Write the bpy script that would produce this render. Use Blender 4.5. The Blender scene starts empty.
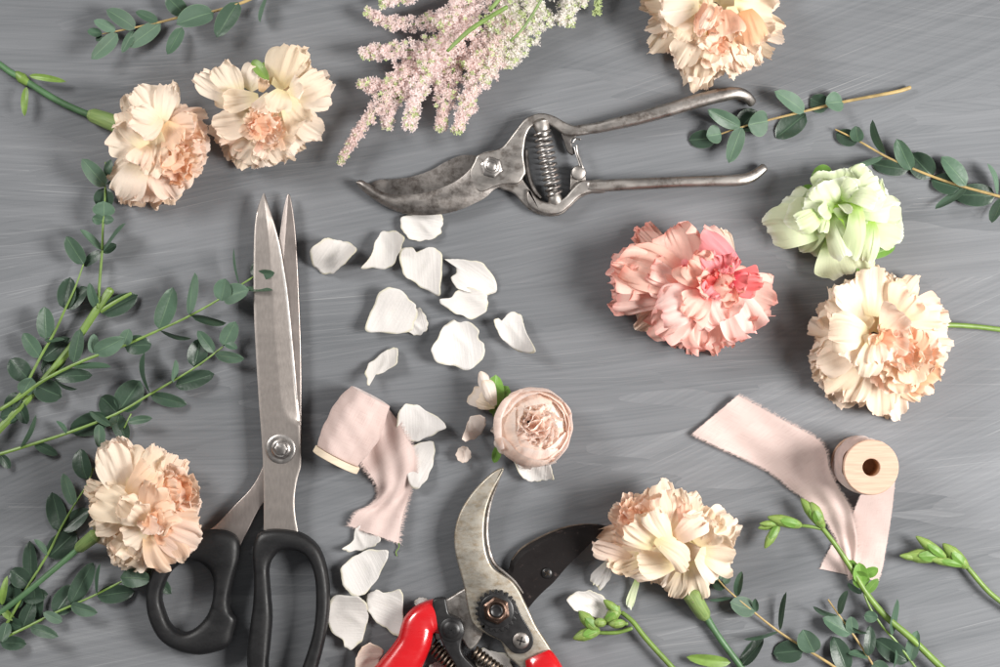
import bpy, math, random
import numpy as np
from math import sin, cos, pi, radians
random.seed(7)
C = bpy.context.scene
S = 0.0005            # one layout unit is half a millimetre
CX, CY, H = 500.0, 333.5, 2050.0
# ---------------------------------------------------------------- camera, world, lights
cam = bpy.data.objects.new('camera', bpy.data.cameras.new('camera'))
C.collection.objects.link(cam); C.camera = cam
cam.location = (0, 0, H*S); cam.data.lens = 36*H/1000; cam.data.sensor_width = 36
cam.data.clip_start = 0.01; cam.data.clip_end = 20
W = bpy.data.worlds.new('World'); C.world = W; W.use_nodes = True
nt = W.node_tree; bg = nt.nodes['Background']
tc = nt.nodes.new('ShaderNodeTexCoord'); sp = nt.nodes.new('ShaderNodeSeparateXYZ'); cr = nt.nodes.new('ShaderNodeValToRGB')
nt.links.new(tc.outputs['Generated'], sp.inputs[0]); nt.links.new(sp.outputs['Z'], cr.inputs[0]); nt.links.new(cr.outputs[0], bg.inputs[0])
cr.color_ramp.elements[0].color = (0.22, 0.22, 0.23, 1); cr.color_ramp.elements[0].position = 0.2
cr.color_ramp.elements[1].color = (0.60, 0.59, 0.58, 1); cr.color_ramp.elements[1].position = 1.0
bg.inputs[1].default_value = 0.40
C.cycles.diffuse_bounces = 8; C.cycles.max_bounces = 16; C.cycles.transmission_bounces = 12
def area(name, px, py, pz, size, power, col=(1, 1, 1), tgt=(500, 333, 0)):
    l = bpy.data.lights.new(name, 'AREA'); l.shape = 'RECTANGLE'; l.size = size[0]; l.size_y = size[1]; l.energy = power; l.color = col
    o = bpy.data.objects.new(name, l); C.collection.objects.link(o)
    p = np.array([(px-CX)*S, (CY-py)*S, pz*S]); t = np.array([(tgt[0]-CX)*S, (CY-tgt[1])*S, tgt[2]*S])
    o.location = p
    from mathutils import Vector
    o.rotation_euler = Vector(t-p).to_track_quat('-Z', 'Y').to_euler()
area('softbox_right', 1950, 430, 1250, (0.36, 0.36), 17.6, (1, 0.975, 0.94), tgt=(560, 300, 0))
area('softbox_left', -900, -650, 1350, (0.34, 0.34), 9.8, (1, 0.98, 0.95))
C.view_settings.view_transform = 'Standard'; C.view_settings.look = 'None'; C.view_settings.exposure = 0.0
C.view_settings.gamma = 1
# ---------------------------------------------------------------- layout helpers
def K(x, y, z=0.0):   # where a point of height z stands on the table plan
    k = (H-z)/H
    return (CX+(x-CX)*k, CY+(y-CY)*k, z)
def cr_spline(P, n, closed=False):
    P = np.array(P, float); m = len(P)
    segs = m if closed else m-1
    out = []
    per = max(1, n//segs)
    for i in range(segs):
        if closed: p0, p1, p2, p3 = P[(i-1) % m], P[i], P[(i+1) % m], P[(i+2) % m]
        else: p0, p1, p2, p3 = P[max(i-1, 0)], P[i], P[i+1], P[min(i+2, m-1)]
        for k in range(per):
            t = k/per
            out.append(0.5*((2*p1)+(-p0+p2)*t+(2*p0-5*p1+4*p2-p3)*t*t+(-p0+3*p1-3*p2+p3)*t**3))
    if not closed: out.append(P[-1])
    return np.array(out)
def resample(P, n):
    P = np.array(P, float); d = np.r_[0, np.cumsum(np.linalg.norm(np.diff(P, axis=0), axis=1))]
    t = np.linspace(0, d[-1], n)
    return np.stack([np.interp(t, d, P[:, k]) for k in range(P.shape[1])], 1)
def tr(pts, ox, oy, s):   # detail-sheet coordinates to layout coordinates
    return [(ox+p[0]/s, oy+p[1]/s) + tuple(p[2:]) for p in pts]
class MB:
    def __init__(s): s.v = []; s.f = []; s.uv = []
    def add(s, V, F, UV=None):
        o = len(s.v); s.v.extend([tuple(map(float, p)) for p in V]); s.f.extend([tuple(int(i)+o for i in f) for f in F])
        s.uv.extend(UV if UV is not None else [(0, 0)]*len(V))
    def grid(s, G, UV=None, closeu=False):
        G = np.asarray(G); a, b = G.shape[:2]; F = []
        for i in range(a-1):
            for j in range(b if closeu else b-1):
                j2 = (j+1) % b; F.append((i*b+j, i*b+j2, (i+1)*b+j2, (i+1)*b+j))
        s.add(G.reshape(-1, 3), F, None if UV is None else [tuple(q) for q in np.asarray(UV).reshape(-1, 2)])
    def build(s, name, mat, parent=None, loc=None, sharp=40, solid=0, recalc=True):
        me = bpy.data.meshes.new(name)
        V = np.array(s.v); Wd = np.stack([(V[:, 0]-CX)*S, (CY-V[:, 1])*S, V[:, 2]*S], 1)
        if parent is not None: L = np.array(parent['_w'])
        elif loc is not None: L = np.array([(loc[0]-CX)*S, (CY-loc[1])*S, loc[2]*S])
        else: L = np.zeros(3)
        me.from_pydata((Wd-L).tolist(), [], s.f)
        ul = me.uv_layers.new(name='UVMap')
        idx = np.zeros(len(me.loops), int); me.loops.foreach_get('vertex_index', idx)
        ul.data.foreach_set('uv', np.array(s.uv, float)[idx].ravel())
        if recalc:
            import bmesh
            bm = bmesh.new(); bm.from_mesh(me); bmesh.ops.recalc_face_normals(bm, faces=bm.faces); bm.to_mesh(me); bm.free()
        me.shade_smooth() if hasattr(me, 'shade_smooth') else None
        me.set_sharp_from_angle(angle=radians(sharp))
        me.materials.append(mat)
        o = bpy.data.objects.new(name, me); C.collection.objects.link(o)
        if parent is not None: o.parent = parent; o['_w'] = list(L)
        else: o.location = L; o['_w'] = list(L)
        if solid:
            m = o.modifiers.new('thickness', 'SOLIDIFY'); m.thickness = solid*S; m.offset = 0
        return o
def tag(o, label, cat, group=None):
    o['label'] = label; o['category'] = cat
    if group: o['group'] = group
    return o
def thing(name, x, y, label, cat, group=None, z=0):
    o = bpy.data.objects.new(name, None); C.collection.objects.link(o)
    o.empty_display_size = 0.01
    o.location = ((x-CX)*S, (CY-y)*S, z*S); o['_w'] = list(o.location)
    return tag(o, label, cat, group)
# ---------------------------------------------------------------- solids
def ring_offset(P, d):
    n = len(P); T = np.roll(P, -1, 0)-np.roll(P, 1, 0); T /= (np.linalg.norm(T, axis=1)[:, None]+1e-9)
    N = np.stack([-T[:, 1], T[:, 0]], 1)
    a = 0.5*np.sum(P[:, 0]*np.roll(P[:, 1], -1)-np.roll(P[:, 0], -1)*P[:, 1])
    return P+N*d*(1 if a > 0 else -1)
def plate(mb, outline, z0, z1, bev=1.0, n=0, kz=None):
    P = cr_spline(outline, n, True) if n else np.array(outline, float)
    P = np.array([K(p[0], p[1], z1 if kz is None else kz)[:2] for p in P])
    m = len(P); rings = [(P, z0), (P, z1-bev)]
    for a in (30, 60, 90):
        rings.append((ring_offset(P, bev*(1-cos(radians(a)))), z1-bev+bev*sin(radians(a))))
    V = []
    for R, z in rings: V += [(x, y, z) for x, y in R]
    F = []
    for i in range(len(rings)-1):
        for j in range(m): F.append((i*m+j, i*m+(j+1) % m, (i+1)*m+(j+1) % m, (i+1)*m+j))
    F.append(tuple(range(m))); F.append(tuple(range((len(rings)-1)*m, len(rings)*m)))
    mb.add(V, F)
def ray_loop(P, c, n):
    P = np.array(P); out = []
    for k in range(n):
        a = 2*pi*k/n; d = np.array([cos(a), sin(a)]); best = 0
        for i in range(len(P)):
            p, q = P[i]-c, P[(i+1) % len(P)]-c; e = q-p
            den = d[0]*e[1]-d[1]*e[0]
            if abs(den) < 1e-9: continue
            t = (p[0]*e[1]-p[1]*e[0])/den; u = (p[0]*d[1]-p[1]*d[0])/den
            if t > 0 and -1e-6 <= u <= 1+1e-6: best = max(best, t)
        out.append(c+d*best)
    return np.array(out)
def ring(mb, outer, inner, z0, z1, kz, n=220, pw=0.62):
    O = cr_spline(outer, 160, True); I = cr_spline(inner, 160, True)
    O = np.array([K(p[0], p[1], kz)[:2] for p in O]); I = np.array([K(p[0], p[1], kz)[:2] for p in I])
    c = I.mean(0); O = ray_loop(O, c, n); I = ray_loop(I, c, n)
    G = []
    m = 20
    for k in range(m):
        a = 2*pi*k/m; ca, sa = cos(a), sin(a)
        t = 0.5+0.5*np.sign(ca)*abs(ca)**pw; zz = 0.5+0.5*np.sign(sa)*abs(sa)**pw
        R = I*(1-t)+O*t
        G.append(np.c_[R, np.full(n, z0+(z1-z0)*zz)])
    G.append(G[0])
    mb.grid(np.array(G), closeu=True)
def sweep(mb, path, rw, rh, n=10, pw=1.0, per=6, caps=True, kk=True, dome=1.0):
    P = cr_spline([K(*p) if kk else p for p in path], per*(len(path)-1)); m = len(P)
    u = np.linspace(0, 1, m)
    f = lambda r: np.interp(u, np.linspace(0, 1, len(r)), r) if hasattr(r, '__len__') else np.full(m, float(r))
    rw, rh = f(rw), f(rh); G = []; UV = []
    for i in range(m):
        T = P[min(i+1, m-1)]-P[max(i-1, 0)]; T /= np.linalg.norm(T)+1e-9
        sd = np.cross(T, (0, 0, 1)); l = np.linalg.norm(sd); sd = sd/l if l > 1e-3 else np.array([1., 0, 0]); up = np.cross(sd, T)
        row = []
        for k in range(n):
            a = 2*pi*k/n; c_, s_ = cos(a), sin(a)
            row.append(P[i]+sd*rw[i]*np.sign(c_)*abs(c_)**pw+up*rh[i]*np.sign(s_)*abs(s_)**pw)
        G.append(row); UV.append([(k/n, u[i]) for k in range(n)])
    if caps:
        for e, q in ((0, -1), (m-1, 1)):
            cen = np.mean(G[e if e == 0 else -1], 0)
            base = np.array(G[0] if e == 0 else G[-1])
            Tn = P[1]-P[0] if e == 0 else P[-1]-P[-2]; Tn /= np.linalg.norm(Tn)+1e-9
            r1 = cen+(base-cen)*0.7+Tn*q*rw[e]*0.35*dome; r2 = cen+(base-cen)*0.03+Tn*q*rw[e]*0.5*dome
            if e == 0: G = [r2, r1]+G; UV = [UV[0], UV[0]]+UV
            else: G = G+[r1, r2]; UV = UV+[UV[-1], UV[-1]]
    mb.grid(np.array(G), np.array(UV), closeu=True)
def strip(mb, L, R, top, z0, n=60, m=14, kz=8):   # solid strip between two edges with a relief top(s,t)
    L = resample(cr_spline(L, 80), n); R = resample(cr_spline(R, 80), n)
    L = np.array([K(p[0], p[1], kz)[:2] for p in L]); R = np.array([K(p[0], p[1], kz)[:2] for p in R])
    G = []
    for i in range(n):
        s = i/(n-1); row = []
        for j in range(m):
            t = j/(m-1); p = L[i]*(1-t)+R[i]*t; row.append((p[0], p[1], top(s, t)))
        for j in range(m-1, -1, -1):
            t = j/(m-1); p = L[i]*(1-t)+R[i]*t; row.append((p[0], p[1], min(z0(s, t) if callable(z0) else z0, row[j][2]-0.3)))
        G.append(row)
    mb.grid(np.array(G), closeu=True)
    k = 2*m; nv = n*k; mb.f.append(tuple(len(mb.v)-nv+i for i in range(k))); mb.f.append(tuple(len(mb.v)-k+i for i in range(k)))
def cyl(mb, x, y, z0, prof, n=32, kz=None, hexa=0, rot=0):   # lathe; prof = [(r,z),...]
    x, y, _ = K(x, y, kz if kz is not None else prof[-1][1]+z0)
    G = []
    for r, z in prof:
        row = []
        for k in range(n):
            a = 2*pi*k/n+rot
            rr = r
            if hexa:
                b = (2*pi*k/n) % (2*pi/hexa)-pi/hexa; rr = r*cos(pi/hexa)/cos(b)
            row.append((x+rr*cos(a), y+rr*sin(a), z0+z))
        G.append(row)
    mb.grid(np.array(G), closeu=True)
    mb.f.append(tuple(len(mb.v)-n+i for i in range(n)))
# ---------------------------------------------------------------- materials
def mat(name):
    m = bpy.data.materials.new(name); m.use_nodes = True; t = m.node_tree
    return m, t, t.nodes['Principled BSDF']
def N(t, kind, **kw):
    n = t.nodes.new(kind)
    for k, v in kw.items():
        if k in ('operation', 'blend_type', 'data_type', 'noise_dimensions', 'feature', 'wave_type', 'bands_direction', 'interpolation_type', 'normalize'): setattr(n, k, v)
        else: n.inputs[k.replace('_', ' ')].default_value = v
    return n
def ramp(t, src, stops):
    r = t.nodes.new('ShaderNodeValToRGB'); el = r.color_ramp.elements
    while len(el) < len(stops): el.new(0.5)
    for e, (p, c) in zip(el, stops): e.position = p; e.color = (c, c, c, 1) if not hasattr(c, '__len__') else (*c, 1)
    t.links.new(src, r.inputs[0]); return r
def mixc(t, f, a, b, mode='MIX'):
    n = t.nodes.new('ShaderNodeMix'); n.data_type = 'RGBA'; n.blend_type = mode
    for i, v in ((0, f), (6, a), (7, b)):
        if hasattr(v, 'links'): t.links.new(v, n.inputs[i])
        else: n.inputs[i].default_value = v if i == 0 else (*v, 1)
    return n.outputs[2]
def mth(t, op, a, b=0.0, c=0.0):
    n = t.nodes.new('ShaderNodeMath'); n.operation = op
    for i, v in enumerate((a, b, c)):
        if hasattr(v, 'links'): t.links.new(v, n.inputs[i])
        else: n.inputs[i].default_value = v
    return n.outputs[0]
def coords(t, scale=(1, 1, 1), rot=0, out='Object', src=None):
    if src is None: tcn = t.nodes.new('ShaderNodeTexCoord'); src = tcn.outputs[out]
    mp = t.nodes.new('ShaderNodeMapping'); mp.inputs['Scale'].default_value = scale; mp.inputs['Rotation'].default_value = (0, 0, rot)
    t.links.new(src, mp.inputs[0]); return mp.outputs[0]
def noise(t, vec, scale=5, detail=3, rough=0.5, dist=0):
    n = N(t, 'ShaderNodeTexNoise', Scale=scale, Detail=detail, Roughness=rough, Distortion=dist); t.links.new(vec, n.inputs['Vector']); return n.outputs[0]
def bump(t, h, strength, dist=0.001, b=None):
    n = t.nodes.new('ShaderNodeBump'); n.inputs['Strength'].default_value = strength; n.inputs['Distance'].default_value = dist
    t.links.new(h, n.inputs['Height'])
    if b is not None: t.links.new(n.outputs[0], b.inputs['Normal'])
    return n.outputs[0]
def table_material():
    m, t, b = mat('painted_board')
    o = coords(t, (1, 1, 1))
    # slow bending of the brush direction, and strokes laid in patches of their own angle
    w = N(t, 'ShaderNodeTexNoise', Scale=4.0, Detail=1.0); t.links.new(o, w.inputs['Vector'])
    sub = t.nodes.new('ShaderNodeVectorMath'); sub.operation = 'SUBTRACT'; t.links.new(w.outputs['Color'], sub.inputs[0]); sub.inputs[1].default_value = (.5, .5, .5)
    sc = t.nodes.new('ShaderNodeVectorMath'); sc.operation = 'SCALE'; t.links.new(sub.outputs[0], sc.inputs[0]); sc.inputs['Scale'].default_value = 0.018
    ad = t.nodes.new('ShaderNodeVectorMath'); t.links.new(o, ad.inputs[0]); t.links.new(sc.outputs[0], ad.inputs[1])
    v = ad.outputs[0]
    def patches(seed, rot):
        w2 = N(t, 'ShaderNodeTexNoise', Scale=30.0, Detail=2.0); t.links.new(coords(t, (.3, 2, 1), rot), w2.inputs['Vector'])
        s2 = t.nodes.new('ShaderNodeVectorMath'); s2.operation = 'SCALE'; t.links.new(w2.outputs['Color'], s2.inputs[0]); s2.inputs['Scale'].default_value = 0.8
        a2 = t.nodes.new('ShaderNodeVectorMath'); t.links.new(coords(t, (3.2, 11, 1), rot, src=v), a2.inputs[0]); t.links.new(s2.outputs[0], a2.inputs[1])
        a3 = t.nodes.new('ShaderNodeVectorMath'); t.links.new(a2.outputs[0], a3.inputs[0]); a3.inputs[1].default_value = (seed, seed*1.7, 0)
        vo = t.nodes.new('ShaderNodeTexVoronoi'); vo.feature = 'F1'; vo.inputs['Scale'].default_value = 1.0
        t.links.new(a3.outputs[0], vo.inputs['Vector'])
        bw = t.nodes.new('ShaderNodeSeparateColor'); t.links.new(vo.outputs['Color'], bw.inputs[0]); return bw.outputs[0], bw.outputs[1]
    def stroke(angle_src, spread, mid, fine, coarse, lx):
        vr = t.nodes.new('ShaderNodeVectorRotate'); vr.rotation_type = 'Z_AXIS'; t.links.new(v, vr.inputs['Vector'])
        t.links.new(mth(t, 'MULTIPLY_ADD', mth(t, 'SUBTRACT', angle_src, .5), spread, mid), vr.inputs['Angle'])
        a = noise(t, coords(t, (lx, fine, 1), src=vr.outputs[0]), 1, 3, .65); c = noise(t, coords(t, (2.4, coarse, 1), src=vr.outputs[0]), 1, 3, .55)
        d = noise(t, coords(t, (lx*1.5, fine*1.8, 1), src=vr.outputs[0]), 1, 2, .6); e = noise(t, coords(t, (11, 26, 1), src=vr.outputs[0]), 1, 2, .5)
        return mth(t, 'ADD', mth(t, 'MULTIPLY_ADD', mth(t, 'SUBTRACT', a, .5), .46, .275), mth(t, 'MULTIPLY', c, .45)), mth(t, 'MULTIPLY', ramp(t, d, [(.60, 0), (.72, 1)]).outputs[0], ramp(t, e, [(.50, 0), (.66, 1)]).outputs[0])
    p1, q1 = patches(0.0, radians(-12)); p2, q2 = patches(5.3, radians(8))
    s1, d1 = stroke(p1, .62, radians(-9), 640, 80, 5.5); s2_, d2 = stroke(p2, .32, radians(-2), 520, 60, 4.5)
    stv = mth(t, 'ADD', mth(t, 'MULTIPLY', s1, .6), mth(t, 'MULTIPLY', s2_, .4))
    stv = mth(t, 'ADD', stv, mth(t, 'MULTIPLY', mth(t, 'SUBTRACT', q1, .5), .115))
    base = ramp(t, stv, [(.34, (.104, .110, .119)), (.45, (.136, .142, .152)), (.55, (.160, .166, .177)), (.64, (.194, .201, .211)), (.78, (.29, .295, .30))]).outputs[0]
    # dry white drags of paint
    base = mixc(t, mth(t, 'MULTIPLY', mth(t, 'MAXIMUM', d1, mth(t, 'MULTIPLY', d2, .7)), .20), base, (.60, .60, .60))
    cloud = noise(t, coords(t, (4, 6, 1)), 1.2, 3, .5)
    base = mixc(t, 1.0, base, ramp(t, cloud, [(.3, .86), (.7, 1.12)]).outputs[0], 'MULTIPLY')
    speck = noise(t, coords(t, (1, 1, 1)), 900, 1, .5)
    base = mixc(t, mth(t, 'MULTIPLY', ramp(t, speck, [(.70, 0), (.76, 1)]).outputs[0], .25), base, (.09, .09, .095))
    t.links.new(base, b.inputs['Base Color'])
    b.inputs['Roughness'].default_value = .75; b.inputs['Specular IOR Level'].default_value = .2
    grain = noise(t, coords(t, (1, 1, 1)), 1500, 2, .5)
    h = mth(t, 'ADD', mth(t, 'MULTIPLY', stv, .9), mth(t, 'MULTIPLY', grain, .10))
    bump(t, h, .55, .0008, b)
    return m
def petal_material(name, base, mid, rim, trans=.42, vein=.28, sat=.0, rimpos=.93):
    m, t, b = mat(name)
    tcn = t.nodes.new('ShaderNodeTexCoord'); sp_ = t.nodes.new('ShaderNodeSeparateXYZ'); t.links.new(tcn.outputs['UV'], sp_.inputs[0])
    nz = noise(t, coords(t, (3, 2, 1), src=tcn.outputs['UV']), 2, 2)
    vv = mth(t, 'ADD', sp_.outputs[1], mth(t, 'MULTIPLY', mth(t, 'SUBTRACT', nz, .5), .22))
    col = ramp(t, vv, [(.0, base), (.45, mid), (rimpos-.06, mid), (min(rimpos+.07, 1), rim)]).outputs[0]
    oi = t.nodes.new('ShaderNodeObjectInfo')
    hs = t.nodes.new('ShaderNodeHueSaturation'); t.links.new(col, hs.inputs['Color'])
    t.links.new(mth(t, 'MULTIPLY_ADD', oi.outputs['Random'], .010, .495), hs.inputs['Hue'])
    t.links.new(mth(t, 'MULTIPLY_ADD', oi.outputs['Random'], .40, .82+sat), hs.inputs['Saturation'])
    t.links.new(mth(t, 'MULTIPLY_ADD', oi.outputs['Random'], -.08, 1.0), hs.inputs['Value'])
    ve = noise(t, coords(t, (34, 1.6, 1), src=tcn.outputs['UV']), 1, 3, .6)
    col = mixc(t, .5, hs.outputs[0], mixc(t, 1.0, hs.outputs[0], ramp(t, ve, [(.3, .93), (.7, 1.03)]).outputs[0], 'MULTIPLY'))
    t.links.new(col, b.inputs['Base Color']); b.inputs['Roughness'].default_value = .55; b.inputs['Specular IOR Level'].default_value = .25
    b.inputs['Sheen Weight'].default_value = .08
    nb = bump(t, mth(t, 'ADD', ve, mth(t, 'MULTIPLY', noise(t, coords(t, (1, 1, 1)), 700, 2), .4)), vein, .0007, b)
    tl = t.nodes.new('ShaderNodeBsdfTranslucent'); t.links.new(col, tl.inputs[0]); t.links.new(nb, tl.inputs['Normal'])
    mx = t.nodes.new('ShaderNodeMixShader'); mx.inputs[0].default_value = trans
    t.links.new(b.outputs[0], mx.inputs[1]); t.links.new(tl.outputs[0], mx.inputs[2]); t.links.new(mx.outputs[0], t.nodes['Material Output'].inputs[0])
    return m
def leaf_material(name, col, pale, rough=.45):
    m, t, b = mat(name)
    tcn = t.nodes.new('ShaderNodeTexCoord'); sp_ = t.nodes.new('ShaderNodeSeparateXYZ'); t.links.new(tcn.outputs['UV'], sp_.inputs[0])
    mid = mth(t, 'ABSOLUTE', mth(t, 'SUBTRACT', sp_.outputs[0], .5))
    rib = ramp(t, mid, [(.0, 1), (.035, 0)]).outputs[0]
    oi = t.nodes.new('ShaderNodeObjectInfo')
    nz = noise(t, coords(t, (1, 1, 1)), 160, 3, .6)
    c = mixc(t, oi.outputs['Random'], col, tuple(x*1.55 for x in col)); c = mixc(t, mth(t, 'MULTIPLY', nz, .55), c, tuple(x*.6 for x in col))
    c = mixc(t, mth(t, 'MULTIPLY', rib, .55), c, pale)
    ed = ramp(t, mid, [(.465, 0), (.5, 1)]).outputs[0]
    c = mixc(t, mth(t, 'MULTIPLY', ed, .5), c, pale)
    t.links.new(c, b.inputs['Base Color']); b.inputs['Roughness'].default_value = rough
    b.inputs['Specular IOR Level'].default_value = .35
    bump(t, mth(t, 'ADD', mth(t, 'MULTIPLY', rib, -.6), noise(t, coords(t, (1, 1, 1)), 500, 3)), .3, .0005, b)
    return m
def simple(name, col, rough=.5, metal=0, nscale=300, namp=.25, bstr=.2, spec=.5, coat=0, col2=None, stretch=(1, 1, 1), thr=None, rot=0, rv=1.0):
    m, t, b = mat(name); cc = coords(t, stretch, rot)
    rr_ = noise(t, coords(t, (1, 2.2, 1), .6), 70, 6, .7); t.links.new(ramp(t, rr_, [(.35, max(.05, rough-.07*rv)), (.68, min(1, rough+.16*rv))]).outputs[0], b.inputs['Roughness'])
    nz = noise(t, cc, nscale, 8 if thr else 4, .72 if thr else .6)
    lo = col2 if col2 else tuple(x*(1-namp) for x in col)
    c = mixc(t, ramp(t, nz, [thr or (.35, 0), (((thr[0]+.12) if thr else .65), 1)] if not thr else [(thr[0], 0), (thr[0]+thr[1], 1)]).outputs[0], col, lo)
    t.links.new(c, b.inputs['Base Color']); b.inputs['Roughness'].default_value = rough; b.inputs['Metallic'].default_value = metal
    b.inputs['Specular IOR Level'].default_value = spec; b.inputs['Coat Weight'].default_value = coat; b.inputs['Coat Roughness'].default_value = .12
    if bstr: bump(t, nz, bstr, .0004, b)
    return m
def fix_ramp_simple(): pass
M = {}
M['table'] = table_material()
M['peach'] = petal_material('peach_petal', (.91, .68, .44), (.945, .73, .58), (.95, .78, .65), .40)
M['peachdeep'] = petal_material('deep_peach_petal', (.92, .52, .35), (.94, .62, .46), (.95, .72, .58), .42)
M['cream'] = petal_material('cream_petal', (.88, .78, .50), (.925, .80, .66), (.925, .77, .64), .38)
M['pink'] = petal_material('pink_petal', (.92, .24, .22), (.94, .66, .58), (.92, .46, .40), .38, .35, rimpos=.95)
M['rosered'] = petal_material('rose_red_petal', (.76, .07, .12), (.86, .25, .26), (.88, .36, .34), .34)
M['green'] = petal_material('green_white_petal', (.36, .56, .10), (.70, .76, .52), (.79, .82, .69), .30)
M['rose'] = petal_material('blush_rose_petal', (.96, .68, .56), (.975, .85, .775), (.97, .885, .83), .48)
M['white'] = petal_material('white_petal', (.80, .79, .66), (.81, .78, .755), (.70, .66, .46), .36, .4, rimpos=.97)
M['blush'] = petal_material('blush_petal', (.82, .72, .60), (.85, .755, .69), (.80, .66, .54), .32, .25)
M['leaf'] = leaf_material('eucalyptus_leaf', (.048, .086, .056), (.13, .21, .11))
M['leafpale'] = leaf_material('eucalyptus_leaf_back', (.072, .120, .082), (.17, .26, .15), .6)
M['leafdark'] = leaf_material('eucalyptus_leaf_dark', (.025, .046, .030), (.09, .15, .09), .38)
M['fresh'] = leaf_material('fresh_green_leaf', (.10, .20, .035), (.24, .36, .10))
M['stem'] = simple('green_stem', (.16, .26, .05), .45, nscale=120, namp=.35)
M['stembr'] = simple('tan_stem', (.42, .30, .12), .55, nscale=150, namp=.4)
M['stemblue'] = simple('carnation_stem', (.075, .16, .07), .5, nscale=90, namp=.35)
def rib_material(name, a_, b2):
    m, t, b = mat(name); tcn = t.nodes.new('ShaderNodeTexCoord')
    nz = noise(t, coords(t, (16, 1.2, 1), src=tcn.outputs['UV']), 1, 3, .6); n2 = noise(t, coords(t, (1, 1, 1)), 240, 3, .6)
    c = mixc(t, ramp(t, nz, [(.36, 0), (.66, 1)]).outputs[0], a_, b2); c = mixc(t, mth(t, 'MULTIPLY', n2, .35), c, (.30, .28, .09))
    t.links.new(c, b.inputs['Base Color']); b.inputs['Roughness'].default_value = .5; bump(t, nz, .6, .0008, b); return m
M['bud'] = rib_material('green_bud', (.065, .15, .02), (.20, .32, .07))
M['calyx'] = rib_material('calyx_green', (.085, .17, .05), (.20, .30, .10))
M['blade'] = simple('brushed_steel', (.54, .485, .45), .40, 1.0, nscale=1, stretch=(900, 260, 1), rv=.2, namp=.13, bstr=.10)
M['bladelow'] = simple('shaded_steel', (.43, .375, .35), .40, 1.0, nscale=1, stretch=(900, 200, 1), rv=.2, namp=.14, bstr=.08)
M['edge'] = simple('ground_edge', (.86, .84, .82), .35, .7, namp=.1)
M['rubber'] = simple('black_handle_plastic', (.010, .010, .011), .46, nscale=900, namp=.3, bstr=.14, spec=.38)
M['chrome'] = simple('screw_steel', (.50, .47, .45), .33, 1.0, nscale=220, namp=.35)
M['oldsteel'] = simple('worn_steel', (.36, .335, .315), .42, 1.0, nscale=150, col2=(.13, .105, .09), thr=(.50, .20), bstr=.35)
M['jawold'] = simple('worn_jaw_steel', (.37, .34, .32), .40, 1.0, nscale=130, col2=(.085, .07, .06), thr=(.43, .24), bstr=.4)
M['darksteel'] = simple('blackened_steel', (.20, .185, .175), .42, 1.0, nscale=150, col2=(.055, .045, .04), thr=(.44, .25), bstr=.4)
M['jaw'] = simple('tarnished_jaw', (.40, .37, .32), .48, .9, nscale=190, col2=(.30, .24, .17), thr=(.46, .22), bstr=.3, stretch=(1, 1.6, 1))
M['blackblade'] = simple('black_coated_blade', (.008, .006, .006), .55, 0, spec=.18, nscale=320, col2=(.075, .055, .05), thr=(.60, .12), bstr=.2)
M['blackmetal'] = simple('black_metal', (.018, .017, .018), .35, .1, nscale=300, namp=.5, bstr=.2)
M['red'] = simple('red_grip', (.50, .006, .010), .22, nscale=60, namp=.10, bstr=.02, coat=.5)
M['copper'] = simple('copper_nut', (.20, .13, .10), .35, 1.0, nscale=200, namp=.5)
M['bronze'] = simple('bronze_spring', (.24, .19, .15), .35, 1.0, nscale=260, namp=.5)
def ribbon_material(name, rotscale=1):
    m, t, b = mat(name)
    tcn = t.nodes.new('ShaderNodeTexCoord'); uv = tcn.outputs['UV']
    a = noise(t, coords(t, (220, 3, 1), src=uv), 1, 2); c = noise(t, coords(t, (4, 160, 1), src=uv), 1, 2)
    w = mth(t, 'ADD', a, c)
    bl = noise(t, coords(t, (1, 1, 1)), 60, 3)
    col = mixc(t, ramp(t, w, [(.8, 0), (1.0, 1)]).outputs[0], (.61, .45, .415), (.72, .575, .535)); col = mixc(t, mth(t, 'MULTIPLY', bl, .35), col, (.54, .40, .36))
    t.links.new(col, b.inputs['Base Color']); b.inputs['Roughness'].default_value = .6; b.inputs['Sheen Weight'].default_value = .25
    nb = bump(t, w, .30, .0004, b)
    tl = t.nodes.new('ShaderNodeBsdfTranslucent'); t.links.new(col, tl.inputs[0])
    mx = t.nodes.new('ShaderNodeMixShader'); mx.inputs[0].default_value = .2
    t.links.new(b.outputs[0], mx.inputs[1]); t.links.new(tl.outputs[0], mx.inputs[2]); t.links.new(mx.outputs[0], t.nodes['Material Output'].inputs[0])
    return m
M['ribbon'] = ribbon_material('frayed_silk')
M['wood'] = simple('pale_wood', (.56, .37, .27), .55, nscale=1, stretch=(60, 900, 1), namp=.24, bstr=.15, rot=.5)
M['woodpale'] = simple('cream_wood', (.70, .58, .44), .55, nscale=1, stretch=(60, 900, 1), namp=.10, bstr=.1, rot=.5)
M['woodin'] = simple('bore_wood', (.50, .28, .15), .6, nscale=300, namp=.3)
M['astpink'] = petal_material('astilbe_pink', (.95, .72, .68), (.96, .83, .81), (.96, .76, .78), .45)
M['astwhite'] = petal_material('astilbe_white', (.90, .88, .76), (.94, .89, .85), (.94, .84, .80), .45)
M['astgreen'] = simple('astilbe_green', (.50, .60, .26), .5, nscale=200, namp=.3)
# ---------------------------------------------------------------- the table
def build_table():
    mb = MB(); n = 2
    mb.add([(-900, -900, 0), (1900, -900, 0), (1900, 1560, 0), (-900, 1560, 0)], [(0, 1, 2, 3)])
    o = mb.build('tabletop', M['table']); o['kind'] = 'structure'; o['label'] = 'grey painted board with visible brush strokes'
build_table()
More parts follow.
